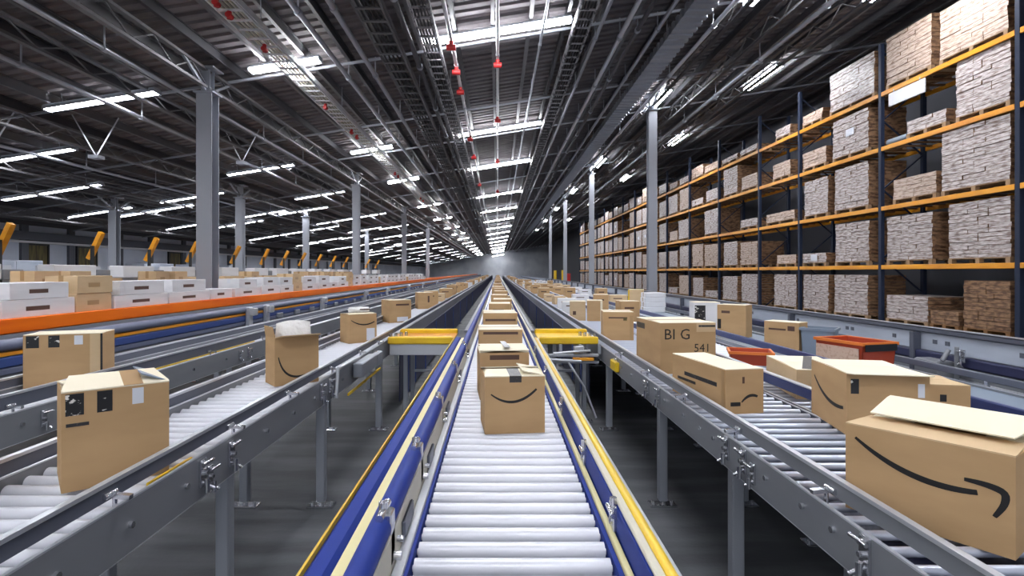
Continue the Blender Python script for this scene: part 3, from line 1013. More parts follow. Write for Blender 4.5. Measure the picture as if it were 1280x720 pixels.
# A: big front box on the right
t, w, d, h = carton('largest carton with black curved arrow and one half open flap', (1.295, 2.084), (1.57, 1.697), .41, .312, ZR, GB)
flap(t, w, d, h, 'L', .13, -2, 'card_cream_lit', z=-.007, span=d - .014)
flap(t, w, d, h, 'R', .13, -2, 'card_cream_lit', z=-.007, span=d - .014)
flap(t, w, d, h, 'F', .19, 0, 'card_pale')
flap(t, w, d, h, 'B', .048, 88, 'card_cream_lit', inset=0)
flap(t, w, d, h, 'B', .275, -5, 'card_cream_lit', z=.048, inset=.03)
smile(t, w, d, h, 'F', (-.43, .36), (-.08, -.04), (.31, .07), .026)

# B: tall box behind with an overhanging lid
t, w, d, h = carton('carton with pale overhanging lid and curved stroke on its side, behind the large front carton', (1.87, 3.0), (2.262, 2.93), .50, .33, ZR, GB, 'card')
lid(t, w, d, h, 0, 'card_cream_lit', None)
flap(t, w, d, h, 'F', .07, 174, 'card_cream_lit')
smile(t, w, d, h, 'L', (-.40, .24), (-.05, -.20), (.42, -.08), .026, False)
patch(t, w, d, h, 'F', -.40, .30, .10, .24, 'sticker')
patch(t, w, d, h, 'F', .40, .26, .08, .22, 'sticker_white', 'paper_label')

# C
t, w, d, h = carton('slim tan carton with black mark, standing beside the carton with overhanging lid', (2.31, 3.0), (2.50, 2.96), .30, .27, ZR, GB)
lid(t, w, d, h, 0, 'card_pale', None)
patch(t, w, d, h, 'F', -.15, .25, .16, .14, 'ink', 'printed_mark')

# D: long box
t, w, d, h = carton('long low carton with dark text strips along its side', (1.40, 3.44), (1.652, 3.48), .70, .272, ZR, GB)
lid(t, w, d, h, 0, 'card_cream_lit', None)
patch(t, w, d, h, 'L', .06, .10, .60, .10, 'tape_black', 'text_strip')
patch(t, w, d, h, 'L', -.20, -.06, .36, .07, 'tape_black', 'text_strip')
patch(t, w, d, h, 'L', .46, 0, .05, .96, 'tape', 'corner_strip')
patch(t, w, d, h, 'F', -.03, .26, .06, .15, 'ink_brown', 'printed_mark')
smile(t, w, d, h, 'F', (-.08, -.24), (.12, -.02), (.34, -.12), .035, False)
patch(t, w, d, h, 'F', -.24, -.28, .26, .09, 'ink', 'printed_mark')

# BIG box
t, w, d, h = carton('tall carton lettered BIG with numbers, behind the long low carton', (1.395, 4.80), (1.885, 4.84), .62, .435, ZR, GB)
lid(t, w, d, h, 0, 'card_cream_lit')
words(t, w, d, h, 'F', -.44, .18, 'BI G', .13)
words(t, w, d, h, 'F', .10, -.07, '541', .10)
patch(t, w, d, h, 'F', .34, .44, .30, .04, 'tape_black', 'text_strip')
patch(t, w, d, h, 'L', -.30, .36, .34, .12, 'tape_black', 'tape_end')
patch(t, w, d, h, 'F', .32, .41, .34, .17, 'card_pale', 'paper_label', .0008)

# F
t, w, d, h = carton('brown carton with dark text line and olive mark behind the lettered carton', (1.36, 7.2), (1.74, 7.16), .40, .36, ZR, GB)
lid(t, w, d, h, 0, 'card_cream_lit')
patch(t, w, d, h, 'F', -.02, .30, .62, .05, 'ink_brown', 'text_strip')
patch(t, w, d, h, 'F', .22, .26, .12, .12, 'olive', 'printed_mark')
patch(t, w, d, h, 'F', .42, -.05, .10, .85, 'tape', 'corner_strip')
# G pair
t, w, d, h = carton('brown carton with pale corner strip, racking side one of a close pair', (1.60, 10.0), (1.87, 9.96), .40, .36, ZR, GB)
lid(t, w, d, h, 0, 'card_cream_lit')
patch(t, w, d, h, 'F', .42, 0, .14, .98, 'card_cream_lit', 'corner_strip')
t, w, d, h = carton('pale brown carton with square mark, centre side one of a close pair', (1.30, 10.1), (1.58, 10.06), .40, .34, ZR, GB, 'card_pale')
lid(t, w, d, h, 0, 'card_cream_lit')
patch(t, w, d, h, 'F', -.2, -.1, .2, .2, 'ink_brown', 'printed_mark')

# lane 2 items
t, w, d, h = carton('low cream carton with black diagonal tape behind the blue rail', (2.06, 3.86), (2.43, 3.80), .66, .20, ZR, GB, 'card_pale')
lid(t, w, d, h, 0, 'card_cream_lit', None)
MB().box(-.03, .03, -d / 2 - .001, d / 2 + .001, h + .0055, h + .0066, M=Matrix.Rotation(-.35, 4, 'Z')).build('tape_strip', 'tape_black', t)
patch(t, w, d, h, 'F', .1, 0, .5, .3, 'ink_brown', 'printed_mark')


def tote(label, FL, FR, d, h, z, m, inner, group='plastic totes on the conveyors'):
    FL, FR = Vector(FL), Vector(FR)
    v = FR - FL
    w = v.length
    back = Vector((-v.y, v.x)).normalized()
    c = (FL + FR) / 2 + back * d / 2
    t = thing('tote', label, 'tote', (c.x, c.y, z), math.atan2(v.y, v.x), group)
    b = MB()
    k, th = .92, .01
    for s in (0, 1):
        b.add([(-w / 2 * k, (s * 2 - 1) * d / 2 * k, 0), (w / 2 * k, (s * 2 - 1) * d / 2 * k, 0), (w / 2, (s * 2 - 1) * d / 2, h), (-w / 2, (s * 2 - 1) * d / 2, h),
               (-w / 2 * k, (s * 2 - 1) * (d / 2 * k - th), 0), (w / 2 * k, (s * 2 - 1) * (d / 2 * k - th), 0), (w / 2, (s * 2 - 1) * (d / 2 - th), h), (-w / 2, (s * 2 - 1) * (d / 2 - th), h)],
              [(0, 1, 2, 3), (7, 6, 5, 4), (3, 2, 6, 7), (0, 3, 7, 4), (1, 5, 6, 2)])
        b.add([((s * 2 - 1) * w / 2 * k, -d / 2 * k, 0), ((s * 2 - 1) * w / 2 * k, d / 2 * k, 0), ((s * 2 - 1) * w / 2, d / 2, h), ((s * 2 - 1) * w / 2, -d / 2, h),
               ((s * 2 - 1) * (w / 2 * k - th), -d / 2 * k, 0), ((s * 2 - 1) * (w / 2 * k - th), d / 2 * k, 0), ((s * 2 - 1) * (w / 2 - th), d / 2, h), ((s * 2 - 1) * (w / 2 - th), -d / 2, h)],
              [(0, 1, 2, 3), (7, 6, 5, 4), (3, 2, 6, 7), (0, 3, 7, 4), (1, 5, 6, 2)])
    b.box(-w / 2 * k, w / 2 * k, -d / 2 * k, d / 2 * k, 0, .01, 1)
    b.build('body', [m, inner], t)
    r = MB()
    o = .014
    r.box(-w / 2 - o, w / 2 + o, -d / 2 - o, -d / 2 + .004, h - .02, h + .006).box(-w / 2 - o, w / 2 + o, d / 2 - .004, d / 2 + o, h - .02, h + .006)
    r.box(-w / 2 - o, -w / 2 + .004, -d / 2 + .004, d / 2 - .004, h - .02, h + .006).box(w / 2 - .004, w / 2 + o, -d / 2 + .004, d / 2 - .004, h - .02, h + .006)
    r.build('rim', inner, t)
    return t, w, d, h


t, w, d, h = tote('red plastic tote with orange rim and pale patterned panel', (3.0, 5.28), (3.13, 4.8), .37, .26, .875, 'red_tote', 'orange_inner')
MB().box(-w / 2 * .94, w / 2 * .86, -d / 2 - .012, -d / 2 - .004, .03, h - .05).build('label_panel', 'pink_label', t)
MB().box(w / 2 + .014, w / 2 + .018, -d / 2 + .01, d / 2 - .01, h - .07, h - .01).build('dark_band', 'black', t)
tote('low red orange tray behind the long low carton', (2.2, 5.3), (2.55, 5.18), .30, .12, .875, 'red_tote', 'orange_inner')
tote('blue grey tote standing between the lettered carton and the red tote', (3.22, 5.95), (3.46, 5.75), .26, .28, .875, 'tote_grey', 'tote_grey')
t, w, d, h = carton('brown carton with black text line beside the blue grey tote', (3.0, 6.3), (3.23, 6.0), .2, .325, .875, GB)
lid(t, w, d, h, 0, 'card_cream_lit', None)
patch(t, w, d, h, 'F', -.12, .25, .5, .06, 'ink_brown', 'text_strip')
patch(t, w, d, h, 'F', .28, .30, .2, .16, 'ink_brown', 'printed_mark')
t, w, d, h = carton('taller brown carton with dark edge mark, before the pale sorter', (3.0, 7.65), (3.28, 7.4), .25, .43, .875, GB)
lid(t, w, d, h, 0, 'card_cream_lit', None)
patch(t, w, d, h, 'F', -.2, .28, .3, .08, 'ink_brown', 'printed_mark')
patch(t, w, d, h, 'F', -.42, -.1, .12, .3, 'ink', 'printed_mark')
t, w, d, h = carton('white carton with dark speckled side behind the lettered carton', (2.92, 8.35), (3.3, 8.3), .3, .42, .875, GB, 'white_card')
lid(t, w, d, h, 0, 'card_cream_lit', None)
patch(t, w, d, h, 'F', -.25, .1, .4, .6, 'sticker', 'printed_mark')
t, w, d, h = carton('yellowish tall carton in front of the column before the racking', (3.05, 13.1), (3.38, 13.0), .4, .46, .875, GB, 'card_pale')
lid(t, w, d, h, 0, 'yellow_pale', None)
patch(t, w, d, h, 'F', -.45, 0, .1, 1, 'yellow', 'corner_strip')
for k in range(4):
    b = MB().bevbox(-.22, .22, -.2, .2, 0, .105, .008)
    b.box(-.221, .221, -.03, .03, .02, .104, 1)
    o = b.build('flat_carton', ['white_card', 'tape'])
    o.location = (3.42 + .012 * (k % 2), 12.35, .875 + .1052 * k)
    tag(o, 'white flat carton stacked beside the yellowish carton, %s from the bottom' % ORD[k], 'box', 'stack of white flat cartons')

# left boxes
def stickers(t, w, d, h):
    patch(t, w, d, h, 'F', -.385, .375, .16, .22, 'sticker')
    patch(t, w, d, h, 'F', -.12, .375, .14, .22, 'sticker')
    patch(t, w, d, h, 'F', .19, .39, .11, .17, 'sticker_white', 'paper_label')


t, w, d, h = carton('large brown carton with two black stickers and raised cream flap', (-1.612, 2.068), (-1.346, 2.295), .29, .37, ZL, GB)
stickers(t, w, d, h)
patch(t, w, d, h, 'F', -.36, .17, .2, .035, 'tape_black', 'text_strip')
flap(t, w, d, h, 'L', .12, -2, 'card_cream_lit', z=-.007, span=d - .014)
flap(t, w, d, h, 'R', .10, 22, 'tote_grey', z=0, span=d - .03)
f = flap(t, w, d, h, 'F', .155, 14, 'card_cream_lit', inset=.03)
flap(t, w, d, h, 'B', .14, 4, 'card_cream_lit')
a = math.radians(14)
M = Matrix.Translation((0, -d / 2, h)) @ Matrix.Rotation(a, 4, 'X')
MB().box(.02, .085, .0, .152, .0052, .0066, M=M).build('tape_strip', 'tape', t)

t, w, d, h = carton('closed brown carton with two black stickers and black corner line', (-3.28, 3.87), (-2.835, 4.02), .26, .38, ZL, GB)
stickers(t, w, d, h)
lid(t, w, d, h, 0, 'card_cream_lit', None)
patch(t, w, d, h, 'F', .485, 0, .028, 1, 'ink', 'corner_strip')
patch(t, w, d, h, 'F', .40, 0, .13, 1, 'card_pale', 'corner_strip', .0008)

t, w, d, h = carton('brown carton with big black curved stroke holding a white padded bag', (-1.592, 4.0), (-1.342, 4.2), .22, .345, ZL, GB)
smile(t, w, d, h, 'F', (-.42, .10), (-.28, -.55), (.42, -.24), .024, False)
flap(t, w, d, h, 'F', .10, 168, 'card_pale', inset=.02)
flap(t, w, d, h, 'L', .08, 100, 'card')
# padded bag in it
def bag(label, x, y, z, rz, w, hh, th):
    n, m = 10, 8
    vs, fs = [], []
    for s in (-1, 1):
        for i in range(n + 1):
            for j in range(m + 1):
                u, v = i / n * 2 - 1, j / m * 2 - 1
                bul = (1 - u ** 4) * (1 - v ** 4)
                vs.append((u * w / 2 * (1 - .05 * v * v), s * th / 2 * bul + .008 * math.sin(5 * u + 3 * v), (v + 1) / 2 * hh * (1 - .04 * u * u)))
    k = (n + 1) * (m + 1)
    for s in (0, 1):
        for i in range(n):
            for j in range(m):
                q = [s * k + i * (m + 1) + j, s * k + (i + 1) * (m + 1) + j, s * k + (i + 1) * (m + 1) + j + 1, s * k + i * (m + 1) + j + 1]
                fs.append(q if s == 0 else q[::-1])
    b = MB().add(vs, fs, 0, True)
    o = b.build('padded_bag', 'bag_white')
    o.location = (x, y, z)
    o.rotation_euler = (0, 0, rz)
    tag(o, label, 'bag', 'white padded bags')
    p = MB().box(-w * .05, w * .42, -th / 2 - .012, -th / 2 - .006, hh * .55, hh * .72)
    p.build('printed_text', 'ink_brown', o)
    return o


bag('white padded bag sticking up out of the carton with the big curved stroke', -1.525, 4.185, ZL + .02, math.atan2(.2, .25), .27, .44, .1)

t, w, d, h = carton('brown carton with white paper label under a crumpled white bag', (-1.70, 6.40), (-1.43, 6.62), .24, .33, ZL, GB)
smile(t, w, d, h, 'F', (-.42, .30), (0, .0), (.42, .22), .022, False)
patch(t, w, d, h, 'F', .28, -.22, .30, .42, 'sticker_white', 'paper_label')
lid(t, w, d, h, .01, 'card_cream_lit', 'tape', 4)
bag('crumpled white bag lying on the carton with white paper label', -1.64, 6.62, ZL + .338, .6, .26, .07, .12)
t, w, d, h = carton('brown carton with dark text line and low white label behind the crumpled bag', (-1.74, 9.0), (-1.42, 9.2), .36, .36, ZL, GB)
lid(t, w, d, h, .0, 'card_cream_lit')
patch(t, w, d, h, 'F', .1, .3, .6, .08, 'ink_brown', 'text_strip')
patch(t, w, d, h, 'F', .1, -.35, .5, .2, 'sticker_white', 'paper_label')
t, w, d, h = carton('brown carton with upright dark mark, fifth box along the packing side rollers', (-1.76, 12.4), (-1.44, 12.5), .4, .36, ZL, GB)
lid(t, w, d, h, .0, 'card_cream_lit')
patch(t, w, d, h, 'F', .2, .1, .12, .4, 'ink_brown', 'printed_mark')

# centre boxes
t, w, d, h = carton('brown carton with black smiling stroke, first box on the white centre rollers', (-.068, 3.0), (.256, 3.035), .30, .305, ZC, GB)
smile(t, w, d, h, 'F', (-.40, .20), (-.02, -.12), (.36, .28), .022, False)
flap(t, w, d, h, 'L', .12, -2, 'card_cream_lit', z=-.007, span=d - .014)
flap(t, w, d, h, 'R', .12, 12, 'card_cream_lit', z=0, span=d - .02)
flap(t, w, d, h, 'F', .148, 6, 'card_cream_lit')
flap(t, w, d, h, 'B', .148, 10, 'card_cream_lit')
a = math.radians(6)
M = Matrix.Translation((0, -d / 2, h)) @ Matrix.Rotation(a, 4, 'X')
MB().box(-.03, .035, -.002, .148, .0052, .0066, M=M).build('tape_strip', 'tape_black', t)
MB().box(-.03, .035, -d / 2 - .0016, -d / 2 - .0002, h - .03, h + .004).build('tape_end', 'tape_black', t)

t, w, d, h = carton('brown carton with tented cream flaps, second box on the white centre rollers', (-.12, 3.80), (.215, 3.83), .36, .32, ZC, GB)
flap(t, w, d, h, 'L', .13, 8, 'card_cream_lit', z=-.004, span=d - .014)
flap(t, w, d, h, 'R', .13, 8, 'card_cream_lit', z=-.004, span=d - .014)
flap(t, w, d, h, 'F', .178, 5, 'card_cream_lit', z=.012)
flap(t, w, d, h, 'B', .178, 5, 'card_cream_lit', z=.012)
patch(t, w, d, h, 'F', 0, .40, .6, .1, 'ink_brown', 'text_strip')
MB().box(-.02, .02, -d / 2 + .01, d / 2 - .01, h + .034, h + .0355, M=Matrix.Translation((0.02, 0, 0))).build('tape_strip', 'tape_black', t)
t, w, d, h = carton('wide brown carton with cream lid, third box on the white centre rollers', (-.18, 5.4), (.24, 5.42), .5, .31, ZC, GB)
lid(t, w, d, h, .0, 'card_cream_lit', 'tape')
patch(t, w, d, h, 'F', 0, .40, .8, .08, 'ink_brown', 'text_strip')
t, w, d, h = carton('wide brown carton with cream lid, fourth box on the white centre rollers', (-.19, 7.6), (.27, 7.62), .6, .31, ZC, GB)
lid(t, w, d, h, .0, 'card_cream_lit', 'tape')
patch(t, w, d, h, 'F', 0, .2, .9, .1, 'ink_brown', 'text_strip')

# farther boxes: plain closed cartons with tape
PROTO = []
for k, (w, d, h, m) in enumerate(((.42, .40, .30, 'card'), (.36, .46, .34, 'card'), (.46, .38, .26, 'card_pale'), (.34, .34, .36, 'card'), (.44, .4, .24, 'white_card'), (.30, .36, .22, 'card_pale'))):
    b = MB().bevbox(-w / 2, w / 2, -d / 2, d / 2, 0, h, .006)
    b.box(-w / 2 + .006, w / 2 - .006, -d / 2 + .006, d / 2 - .006, h, h + .004, 1)  # top face painted in the lamp-lit cream, except on white cartons
    b.box(-w / 2 - .001, w / 2 + .001, -.03, .03, h * .7, h + .0052, 2)
    b.box(-w * .3, w * .2, -d / 2 - .0012, -d / 2, h * .62, h * .72, 3)
    me = b.build('carton', [m, 'card_cream_lit' if m != 'white_card' else 'white_card', 'tape', 'ink_brown'])
    PROTO.append((me.data, w, d, h))
    bpy.data.objects.remove(me)


def far_carton(k, x, y, z, rz, label, group):
    o = bpy.data.objects.new('carton', PROTO[k][0])
    COL.objects.link(o)
    o.location = (x, y, z)
    o.rotation_euler = (0, 0, rz)
    return tag(o, label, 'box', group)


random.seed(21)


def row(x, xr, z, y0, y1, step, text, group, kinds=(0, 1, 2, 3, 5), start=0):
    y = y0
    i = start
    while y < y1 and i < 50:
        far_carton(random.choice(kinds), x + random.uniform(-xr, xr), y, z, random.uniform(-.15, .15), text % ORD[i], group)
        y += step * random.uniform(.8, 1.3) * (1 + y / 120)
        i += 1


row(.045, .05, ZC, 9.6, 120, 1.45, 'carton on the white centre rollers, %s box from the front', GB, start=4)
row(-1.63, .03, ZL, 13.6, 90, 1.6, 'carton on the packing side rollers, %s box from the front', GB, (0, 1, 3, 4, 5), start=5)
row(1.6, .08, ZR, 12, 90, 1.5, 'carton on the steel rollers by the yellow guard, %s box from the front', GB, (0, 1, 3, 4, 5), start=5)
row(2.35, .06, ZR, 10, 55, 2.2, 'carton on the blue railed steel rollers, %s box from the near end', GB, (0, 4, 2, 3, 5), start=2)
row(3.25, .06, .875, 15, 50, 2.4, 'carton on the blue grey belt, %s box from the near end', GB, (4, 4, 2, 3, 5), start=4)

# ---- white flat cartons on the orange sided belt
FLATS = []
for w, d, h, m in ((.42, 1.0, .19, 'white_card'), (.42, .8, .18, 'white_card'), (.40, .62, .22, 'card_pale'), (.42, 1.2, .17, 'white_card'), (.36, .45, .28, 'card_pale')):
    b = MB().bevbox(-w / 2, w / 2, -d / 2, d / 2, 0, h, .006)
    b.box(w / 2, w / 2 + .0012, -d * .2, d * .12, h * .35, h * .6, 1)
    b.box(-.03, .03, -d / 2 - .0008, d / 2 + .0008, h * .5, h + .001, 2)
    me = b.build('flat_carton', [m, 'ink_brown' if m == 'white_card' else 'tape', 'sticker_white' if m == 'white_card' else 'tape'])
    FLATS.append((me.data, w, d, h))
    bpy.data.objects.remove(me)


def flat(k, x, y, z, label, group, nm='flat_carton', rz=0):
    o = bpy.data.objects.new(nm, FLATS[k][0])
    COL.objects.link(o)
    o.location = (x, y, z)
    o.rotation_euler = (0, 0, rz)
    return tag(o, label, 'box', group)


random.seed(5)
y = 4.6
i = 0
seq = [0, 0, 2, 3, 3, 1, 3, 0, 1, 2, 3, 0, 1, 3, 2, 0, 0, 3, 1, 4, 3, 0, 1, 3, 3, 0, 2, 1, 3, 0, 3, 3, 1, 0]
for s, k in enumerate(seq):
    d, h = FLATS[k][2], FLATS[k][3]
    nm = 'white flat carton' if k in (0, 1, 3) else 'tan carton'
    flat(k, -5.30 + random.uniform(-.01, .01), y + d / 2, 1.262, '%s on the orange sided belt, bottom layer, %s from the near end' % (nm, ORD[s]), 'cartons on the orange sided belt')
    k2 = k if k in (2, 4) else random.choice((0, 1, 1))
    if FLATS[k2][2] <= d + .02 and (s % 7 != 5):
        nm = 'white flat carton' if k2 in (0, 1, 3) else 'tan carton'
        flat(k2, -5.30 + random.uniform(-.02, .02), y + d / 2, 1.262 + h + .002, '%s on the orange sided belt, upper layer, %s from the near end' % (nm, ORD[s]), 'cartons on the orange sided belt')
    y += d + (.04 if s % 5 else .14)

# ---- tan cartons on a long table behind
tb = thing('long_table', 'long tan topped table behind the orange sided belt', 'table', (-7.0, 25, 0), 0, None, world=True)
MB().bevbox(-7.35, -6.55, 5.5, 46, 1.16, 1.20, .006).build('table_top', 'card_pale', tb)
for yy in (6, 10, 14, 18, 22, 26, 30, 34, 38, 42, 45.5):
    leg(tb, -6.62, yy, 1.16)
    leg(tb, -7.28, yy, 1.16)
y = 5.8
for s in range(34):
    k = random.choice((2, 4, 4, 2, 4))
    d, h = FLATS[k][2], FLATS[k][3]
    flat(k, -6.85 + random.uniform(-.06, .06), y + d / 2, 1.202, 'tan carton on the long table, bottom layer, %s from the near end' % ORD[s], 'tan cartons on the long table', 'carton')
    if s % 4 != 3:
        k2 = 2 if k == 2 else 4
        flat(k2, -6.85 + random.uniform(-.06, .06), y + d / 2, 1.202 + h + .002, 'tan carton on the long table, upper layer, %s from the near end' % ORD[s], 'tan cartons on the long table', 'carton')
    y += d + random.choice((.06, .1, .3))

# ---- packing stations with orange arms
STY = (9.9, 12.3, 14.4, 16.4, 19.2, 21.7, 23.8, 26.0, 28.4, 31.0, 33.6, 36.4, 39.4, 42.6)
st = thing('packing_station', 'packing station', 'workstation', (-9.3, 0, 0))
MB().bevbox(-.55, .55, -.95, .85, .9, .95, .006).build('worktop', 'station', st)
MB().bevbox(-.02, .02, -.95, .85, .95, 1.88, .004).build('back_panel', 'station', st)
MB().bevbox(.02, .36, -.95, .25, 1.62, 1.90, .01).build('shelf_bin', 'white_card', st)
MB().bevbox(.02, .30, .35, .80, 1.60, 1.80, .01).build('shelf_bin', 'plate_grey', st)
for sx in (-.48, .48):
    for sy in (-.88, .78):
        MB().bevbox(sx - .03, sx + .03, sy - .03, sy + .03, 0, .9, .005).build('leg', 'galv', st)
MB().bar((.05, .55, .95), (.05, .55, 2.35), .06, .06).build('post', 'black', st)
ar = MB()
ar.bar((-.10, .66, 2.05), (.22, .62, 2.66), .11, .10)
ar.build('tilt_arm', 'beam_orange', st)
MB().bevbox(.30, .5, -.4, -.1, .95, 1.12, .01).build('printer', 'plate_grey', st)
for i, y in enumerate(STY):
    o = st if i == 0 else copy_tree(st)
    o.location = (-9.35, y, 0)
    o['label'] = 'white packing station with tilted orange arm behind the tan cartons, %s from the near end' % ORD[i]
    o['group'] = 'packing stations with orange arms'
# a pale cabinet row along the left wall
for i, y in enumerate((14, 17.5, 21, 30, 34.5, 39)):
    c = thing('storage_cabinet', 'pale blue grey storage cabinet along the pale door wall, %s from the near end' % ORD[i], 'cabinet', (-18.6, y, 0), 0, 'cabinets by the left wall')
    MB().bevbox(-.5, .5, -1.3, 1.3, .05, 2.2, .015).build('body', 'wall', c)
    for s in (-1, 1):
        MB().bevbox(.5, .52, s * .65 - .6, s * .65 + .6, .1, 2.15, .005).build('door', 'plate_pale', c)
    MB().box(-.45, .45, -1.2, 1.2, 0, .05).build('plinth', 'black', c)

# ------------------------------------------------------------------ pallet racking
RX = 10.0
UP = [6.8, 10.75, 14.62, 18.55, 21.4] + [21.4 + 3.9 * k for k in range(1, 13)]
LV = [.45, 1.93, 3.45, 5.0, 6.42]
rk = thing('pallet_rack', 'tall pallet racking with orange beams and dark blue uprights along the dark wall', 'rack', (RX + .6, 40, 0), 0, None, world=True)
for i, y in enumerate(UP):
    b = MB()
    for x in (RX + .02, RX + 1.12):
        b.bevbox(x - .05, x + .05, y - .055, y + .055, .02, 7.7, .008)
        b.box(x - .1, x + .1, y - .1, y + .1, 0, .02)
    z = .3
    s = 1
    while z < 7.0:
        b.bar((RX + .05, y, z if s > 0 else z + .9), (RX + 1.1, y, z + .9 if s > 0 else z), .04, .03)
        z += .9
        s = -s
    b.build('upright_frame', 'rack_blue', rk)
for i in range(len(UP) - 1):
    ya, yb = UP[i] + .055, UP[i + 1] - .055
    for L, z in enumerate(LV):
        MB().bevbox(RX - .03, RX + .02, ya, yb, z - .11, z, .006).build('front_beam', 'beam_orange' if L else 'wood', rk)
        MB().bevbox(RX + 1.12, RX + 1.17, ya, yb, z - .11, z, .006).build('rear_beam', 'beam_orange', rk)
        if L < 5:
            b = MB()
            k = ya + .15
            while k < yb - .1:
                b.box(RX + .02, RX + 1.12, k, k + .10, z - .03, z - .002)
                k += .42
            b.build('deck_slat', 'card_dark', rk)


# loads
def load_mesh(w, d, h, kind, seed):
    """w along the aisle (y), d into the rack (x); origin at aisle face base centre. Aisle face pale, ends brown."""
    r = random.Random(seed)
    b = MB()
    nl = max(3, int(h / .085))
    lh = h / nl
    for k in range(nl):
        cols = 2 + (k // 2 + seed) % 2
        yy = -w / 2
        for c in range(cols):
            cw = w / cols
            jx = r.uniform(0, .025)
            j0, j1 = r.uniform(0, .008), r.uniform(0, .008)
            e = r.uniform(-.012, .012) if c in (0, cols - 1) else 0
            # bottom, top, -y, +y, +x, -x
            b.box(jx, d - r.uniform(0, .02), yy + j0 + (e if c == 0 else 0), yy + cw - j1 + (e if c == cols - 1 else 0), k * lh + .004, (k + 1) * lh - r.uniform(0, .008), 0, None, (1, 0, 1, 1, 1, 0))
            yy += cw
        b.box(.03, d - .03, -w / 2 + .03, w / 2 - .03, k * lh, (k + 1) * lh - .01, 1)
    me = b.build('carton_stack', [('wrap', 'wrap_tan', 'load_brown')[kind], 'load_brown'])
    da = me.data
    bpy.data.objects.remove(me)
    return da


def pallet_mesh(w, d, m):
    b = MB()
    k = -w / 2
    for q in range(3):
        yy = -w / 2 + q * (w - .1) / 2
        for xx in (0, d / 2 - .05, d - .1):
            b.box(xx, xx + .1, yy, yy + .1, .02, .10)
        b.box(0, d, yy, yy + .1, 0, .02)
    q = 0
    while q < 7:
        xx = q * (d - .09) / 6
        b.box(xx, xx + .09, -w / 2, w / 2, .10, .12)
        q += 1
    me = b.build('pallet', m)
    da = me.data
    bpy.data.objects.remove(me)
    return da


LM = {}


def load(L, y0, y1, h, kind, label, pal='wood', dx=0.0, d=1.05):
    w = abs(y1 - y0)
    key = (round(w, 1), round(h, 1), kind, random.randint(0, 2))
    if key not in LM:
        LM[key] = load_mesh(key[0], d, key[1], kind, len(LM))
    pk = (key[0], pal)
    if pk not in LM:
        LM[pk] = pallet_mesh(key[0], d, pal)
    t = thing('pallet_load', label, 'pallet load', (RX + .02 + dx, (y0 + y1) / 2, LV[L]), 0, 'pallet loads in the racking')
    p = bpy.data.objects.new('pallet', LM[pk])
    COL.objects.link(p)
    p.parent = t
    s = bpy.data.objects.new('carton_stack', LM[key])
    COL.objects.link(s)
    s.parent = t
    s.location = (0, 0, .12)
    if kind == 0 and random.random() < .14:
        b = MB().box(-.012, -.004, -.2, .15, .55 * h, .55 * h + .2)
        o = b.build('paper_label', 'sticker_white', t)
    return t


SHELF = ['bottom', 'second', 'third', 'fourth', 'top']
near = {
    0: [(10.95, 12.05, 1.0, 2), (12.2, 12.95, .35, 2), (13.05, 14.45, .62, 0), (15.15, 16.7, 1.15, 0), (17.0, 18.35, 1.15, 0), (18.8, 20.3, 1.1, 0)],
    1: [(10.95, 12.45, 1.2, 0), (12.95, 14.4, 1.1, 0), (15.1, 16.65, 1.12, 0), (17.1, 18.4, .32, 0), (18.8, 20.1, .3, 1)],
    2: [(10.95, 12.65, 1.3, 0), (12.8, 14.2, .45, 1), (15.15, 16.65, 1.2, 0), (17.0, 18.3, 1.1, 0), (18.9, 20.9, .35, 1)],
    3: [(10.95, 12.25, 1.25, 0), (12.5, 13.75, .34, 0), (15.15, 16.75, 1.15, 0), (17.1, 18.4, .45, 1), (19.2, 20.4, .5, 1)],
    4: [(9.2, 10.55, .95, 1), (11.0, 12.7, 1.1, 1), (12.95, 14.45, 1.25, 1), (14.9, 16.9, 1.05, 0), (17.3, 18.4, .3, 1), (19.2, 20.2, .3, 0)],
}
cnt = [0] * 5
AD = ['pale wrapped carton stack', 'tan carton stack', 'dark brown carton stack']
SZ = lambda h: 'low ' if h < .5 else ''
for L in range(5):
    for (a, c, h, k) in near[L]:
        load(L, a, c, h, k, '%s%s on the %s rack shelf, %s load from the near end' % (SZ(h), AD[k], SHELF[L], ORD[cnt[L]]), 'wood' if k < 2 else 'card_dark')
        cnt[L] += 1
random.seed(11)
for i in range(4, len(UP) - 1):
    for L in range(5):
        ya, yb = UP[i] + .15, UP[i + 1] - .15
        n = 2
        for q in range(n):
            if i < 7 and L == 4 and random.random() < .6:
                h = random.choice((.25, .35))
            elif i < 7 and random.random() < .25:
                h = random.choice((.3, .5))
            elif L == 4:
                h = random.choice((.5, .7, .9))
            else:
                h = random.choice((.9, 1.0, 1.1, 1.15))
            if random.random() < .07:
                continue
            a = ya + q * (yb - ya) / n + .08
            c = a + (yb - ya) / n - random.choice((.2, .3, .4))
            k = 0 if random.random() < .72 else 1
            load(L, a, c, h, k, '%s%s on the %s rack shelf, %s load from the near end' % (SZ(h), AD[k], SHELF[L], ORD[cnt[L]]))
            cnt[L] += 1
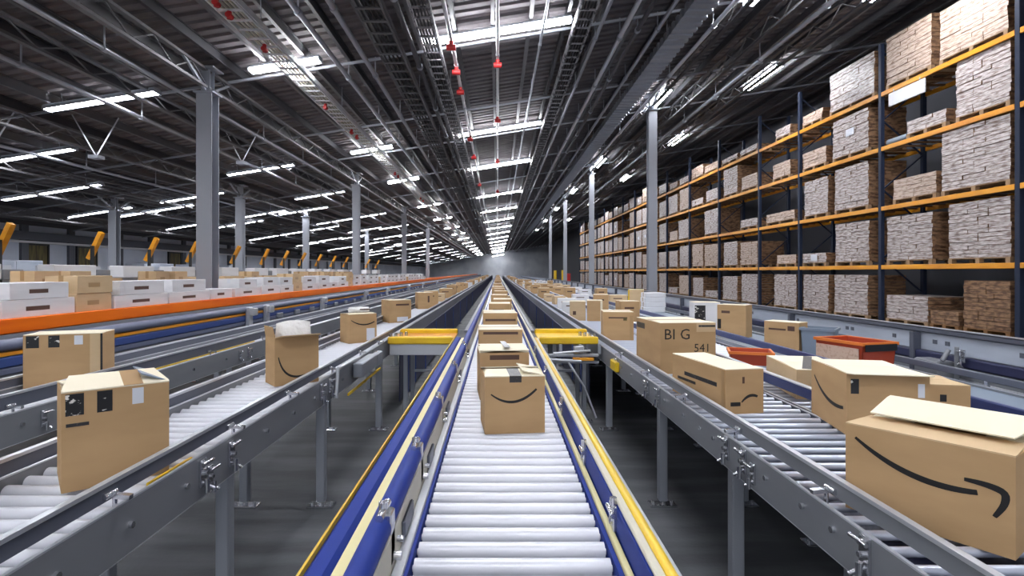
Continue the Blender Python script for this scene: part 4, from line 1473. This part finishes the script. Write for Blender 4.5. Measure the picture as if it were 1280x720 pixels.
# small things in the near bays
t = thing('hanging_board', 'white board hanging under the top rack beam above the low stack', 'board', (RX - .03, 13.66, 5.95))
MB().bevbox(-.02, .02, -.6, .6, 0, .33, .006).build('board', 'white_card', t)
MB().box(-.005, .005, -.45, -.42, .32, .40).box(-.005, .005, .42, .45, .32, .40).build('hook', 'galv', t)
o = MB().tube((0, -.35, .09), (0, .35, .09), .085, 14).tube((0, -.36, .09), (0, -.35, .09), .05, 10).tube((0, .35, .09), (0, .36, .09), .05, 10).build('wrap_roll', 'tote_grey')
o.location = (RX + .12, 14.12, LV[3])
tag(o, 'dark grey roll lying at the front of the fourth rack shelf', 'roll')

# red bollard like bin at the far right line
t = thing('red_bin', 'small red bin standing far back before the racking', 'bin', (6.7, 54, 0))
MB().bevbox(-.3, .3, -.3, .3, .05, 1.5, .04).build('body', 'red', t)
MB().bevbox(-.33, .33, -.33, .33, 1.5, 1.6, .03).build('lid', 'red', t)
MB().box(-.25, .25, -.25, .25, 0, .05).build('base', 'black', t)
for i, (x, y) in enumerate(((4.7, 47.0), (5.1, 50), (4.6, 52.5))):
    t = thing('safety_post', 'yellow safety post far back before the racking, %s one beside the red bin' % ORD[i], 'post', (x + .8, y, 0), 0, 'yellow safety posts')
    MB().tube((0, 0, .02), (0, 0, 1.9), .14, 12).build('post', 'yellow', t)
    MB().bevbox(-.25, .25, -.25, .25, 0, .02, .005).build('base_plate', 'black', t)

# ------------------------------------------------------------------ camera, world, colour
cd = bpy.data.cameras.new('camera')
cam = bpy.data.objects.new('camera', cd)
COL.objects.link(cam)
cam.location = (0, 0, 1.75)
cam.rotation_euler = (PI / 2, 0, 0)
cd.sensor_width = 36
cd.lens = 700 / 1280 * 36
cd.shift_x = 18 / 1280
cd.shift_y = -20 / 1280
cd.clip_start = .05
cd.clip_end = 400
SC.camera = cam
wd = bpy.data.worlds.new('world')
SC.world = wd
wd.use_nodes = True
bg = wd.node_tree.nodes['Background']
bg.inputs[0].default_value = (.86, .92, 1.0, 1)
bg.inputs[1].default_value = .6
vs = SC.view_settings
SC.display_settings.display_device = 'sRGB'
vs.view_transform = 'Standard'
vs.look = 'None'
vs.gamma = 1
vs.use_curve_mapping = False
vs.exposure = 0.82
SC.cycles.use_denoising = True
SC.cycles.max_bounces = 6
SC.cycles.diffuse_bounces = 4
SC.cycles.glossy_bounces = 3
SC.cycles.use_light_tree = True
SC.cycles.sample_clamp_indirect = 6
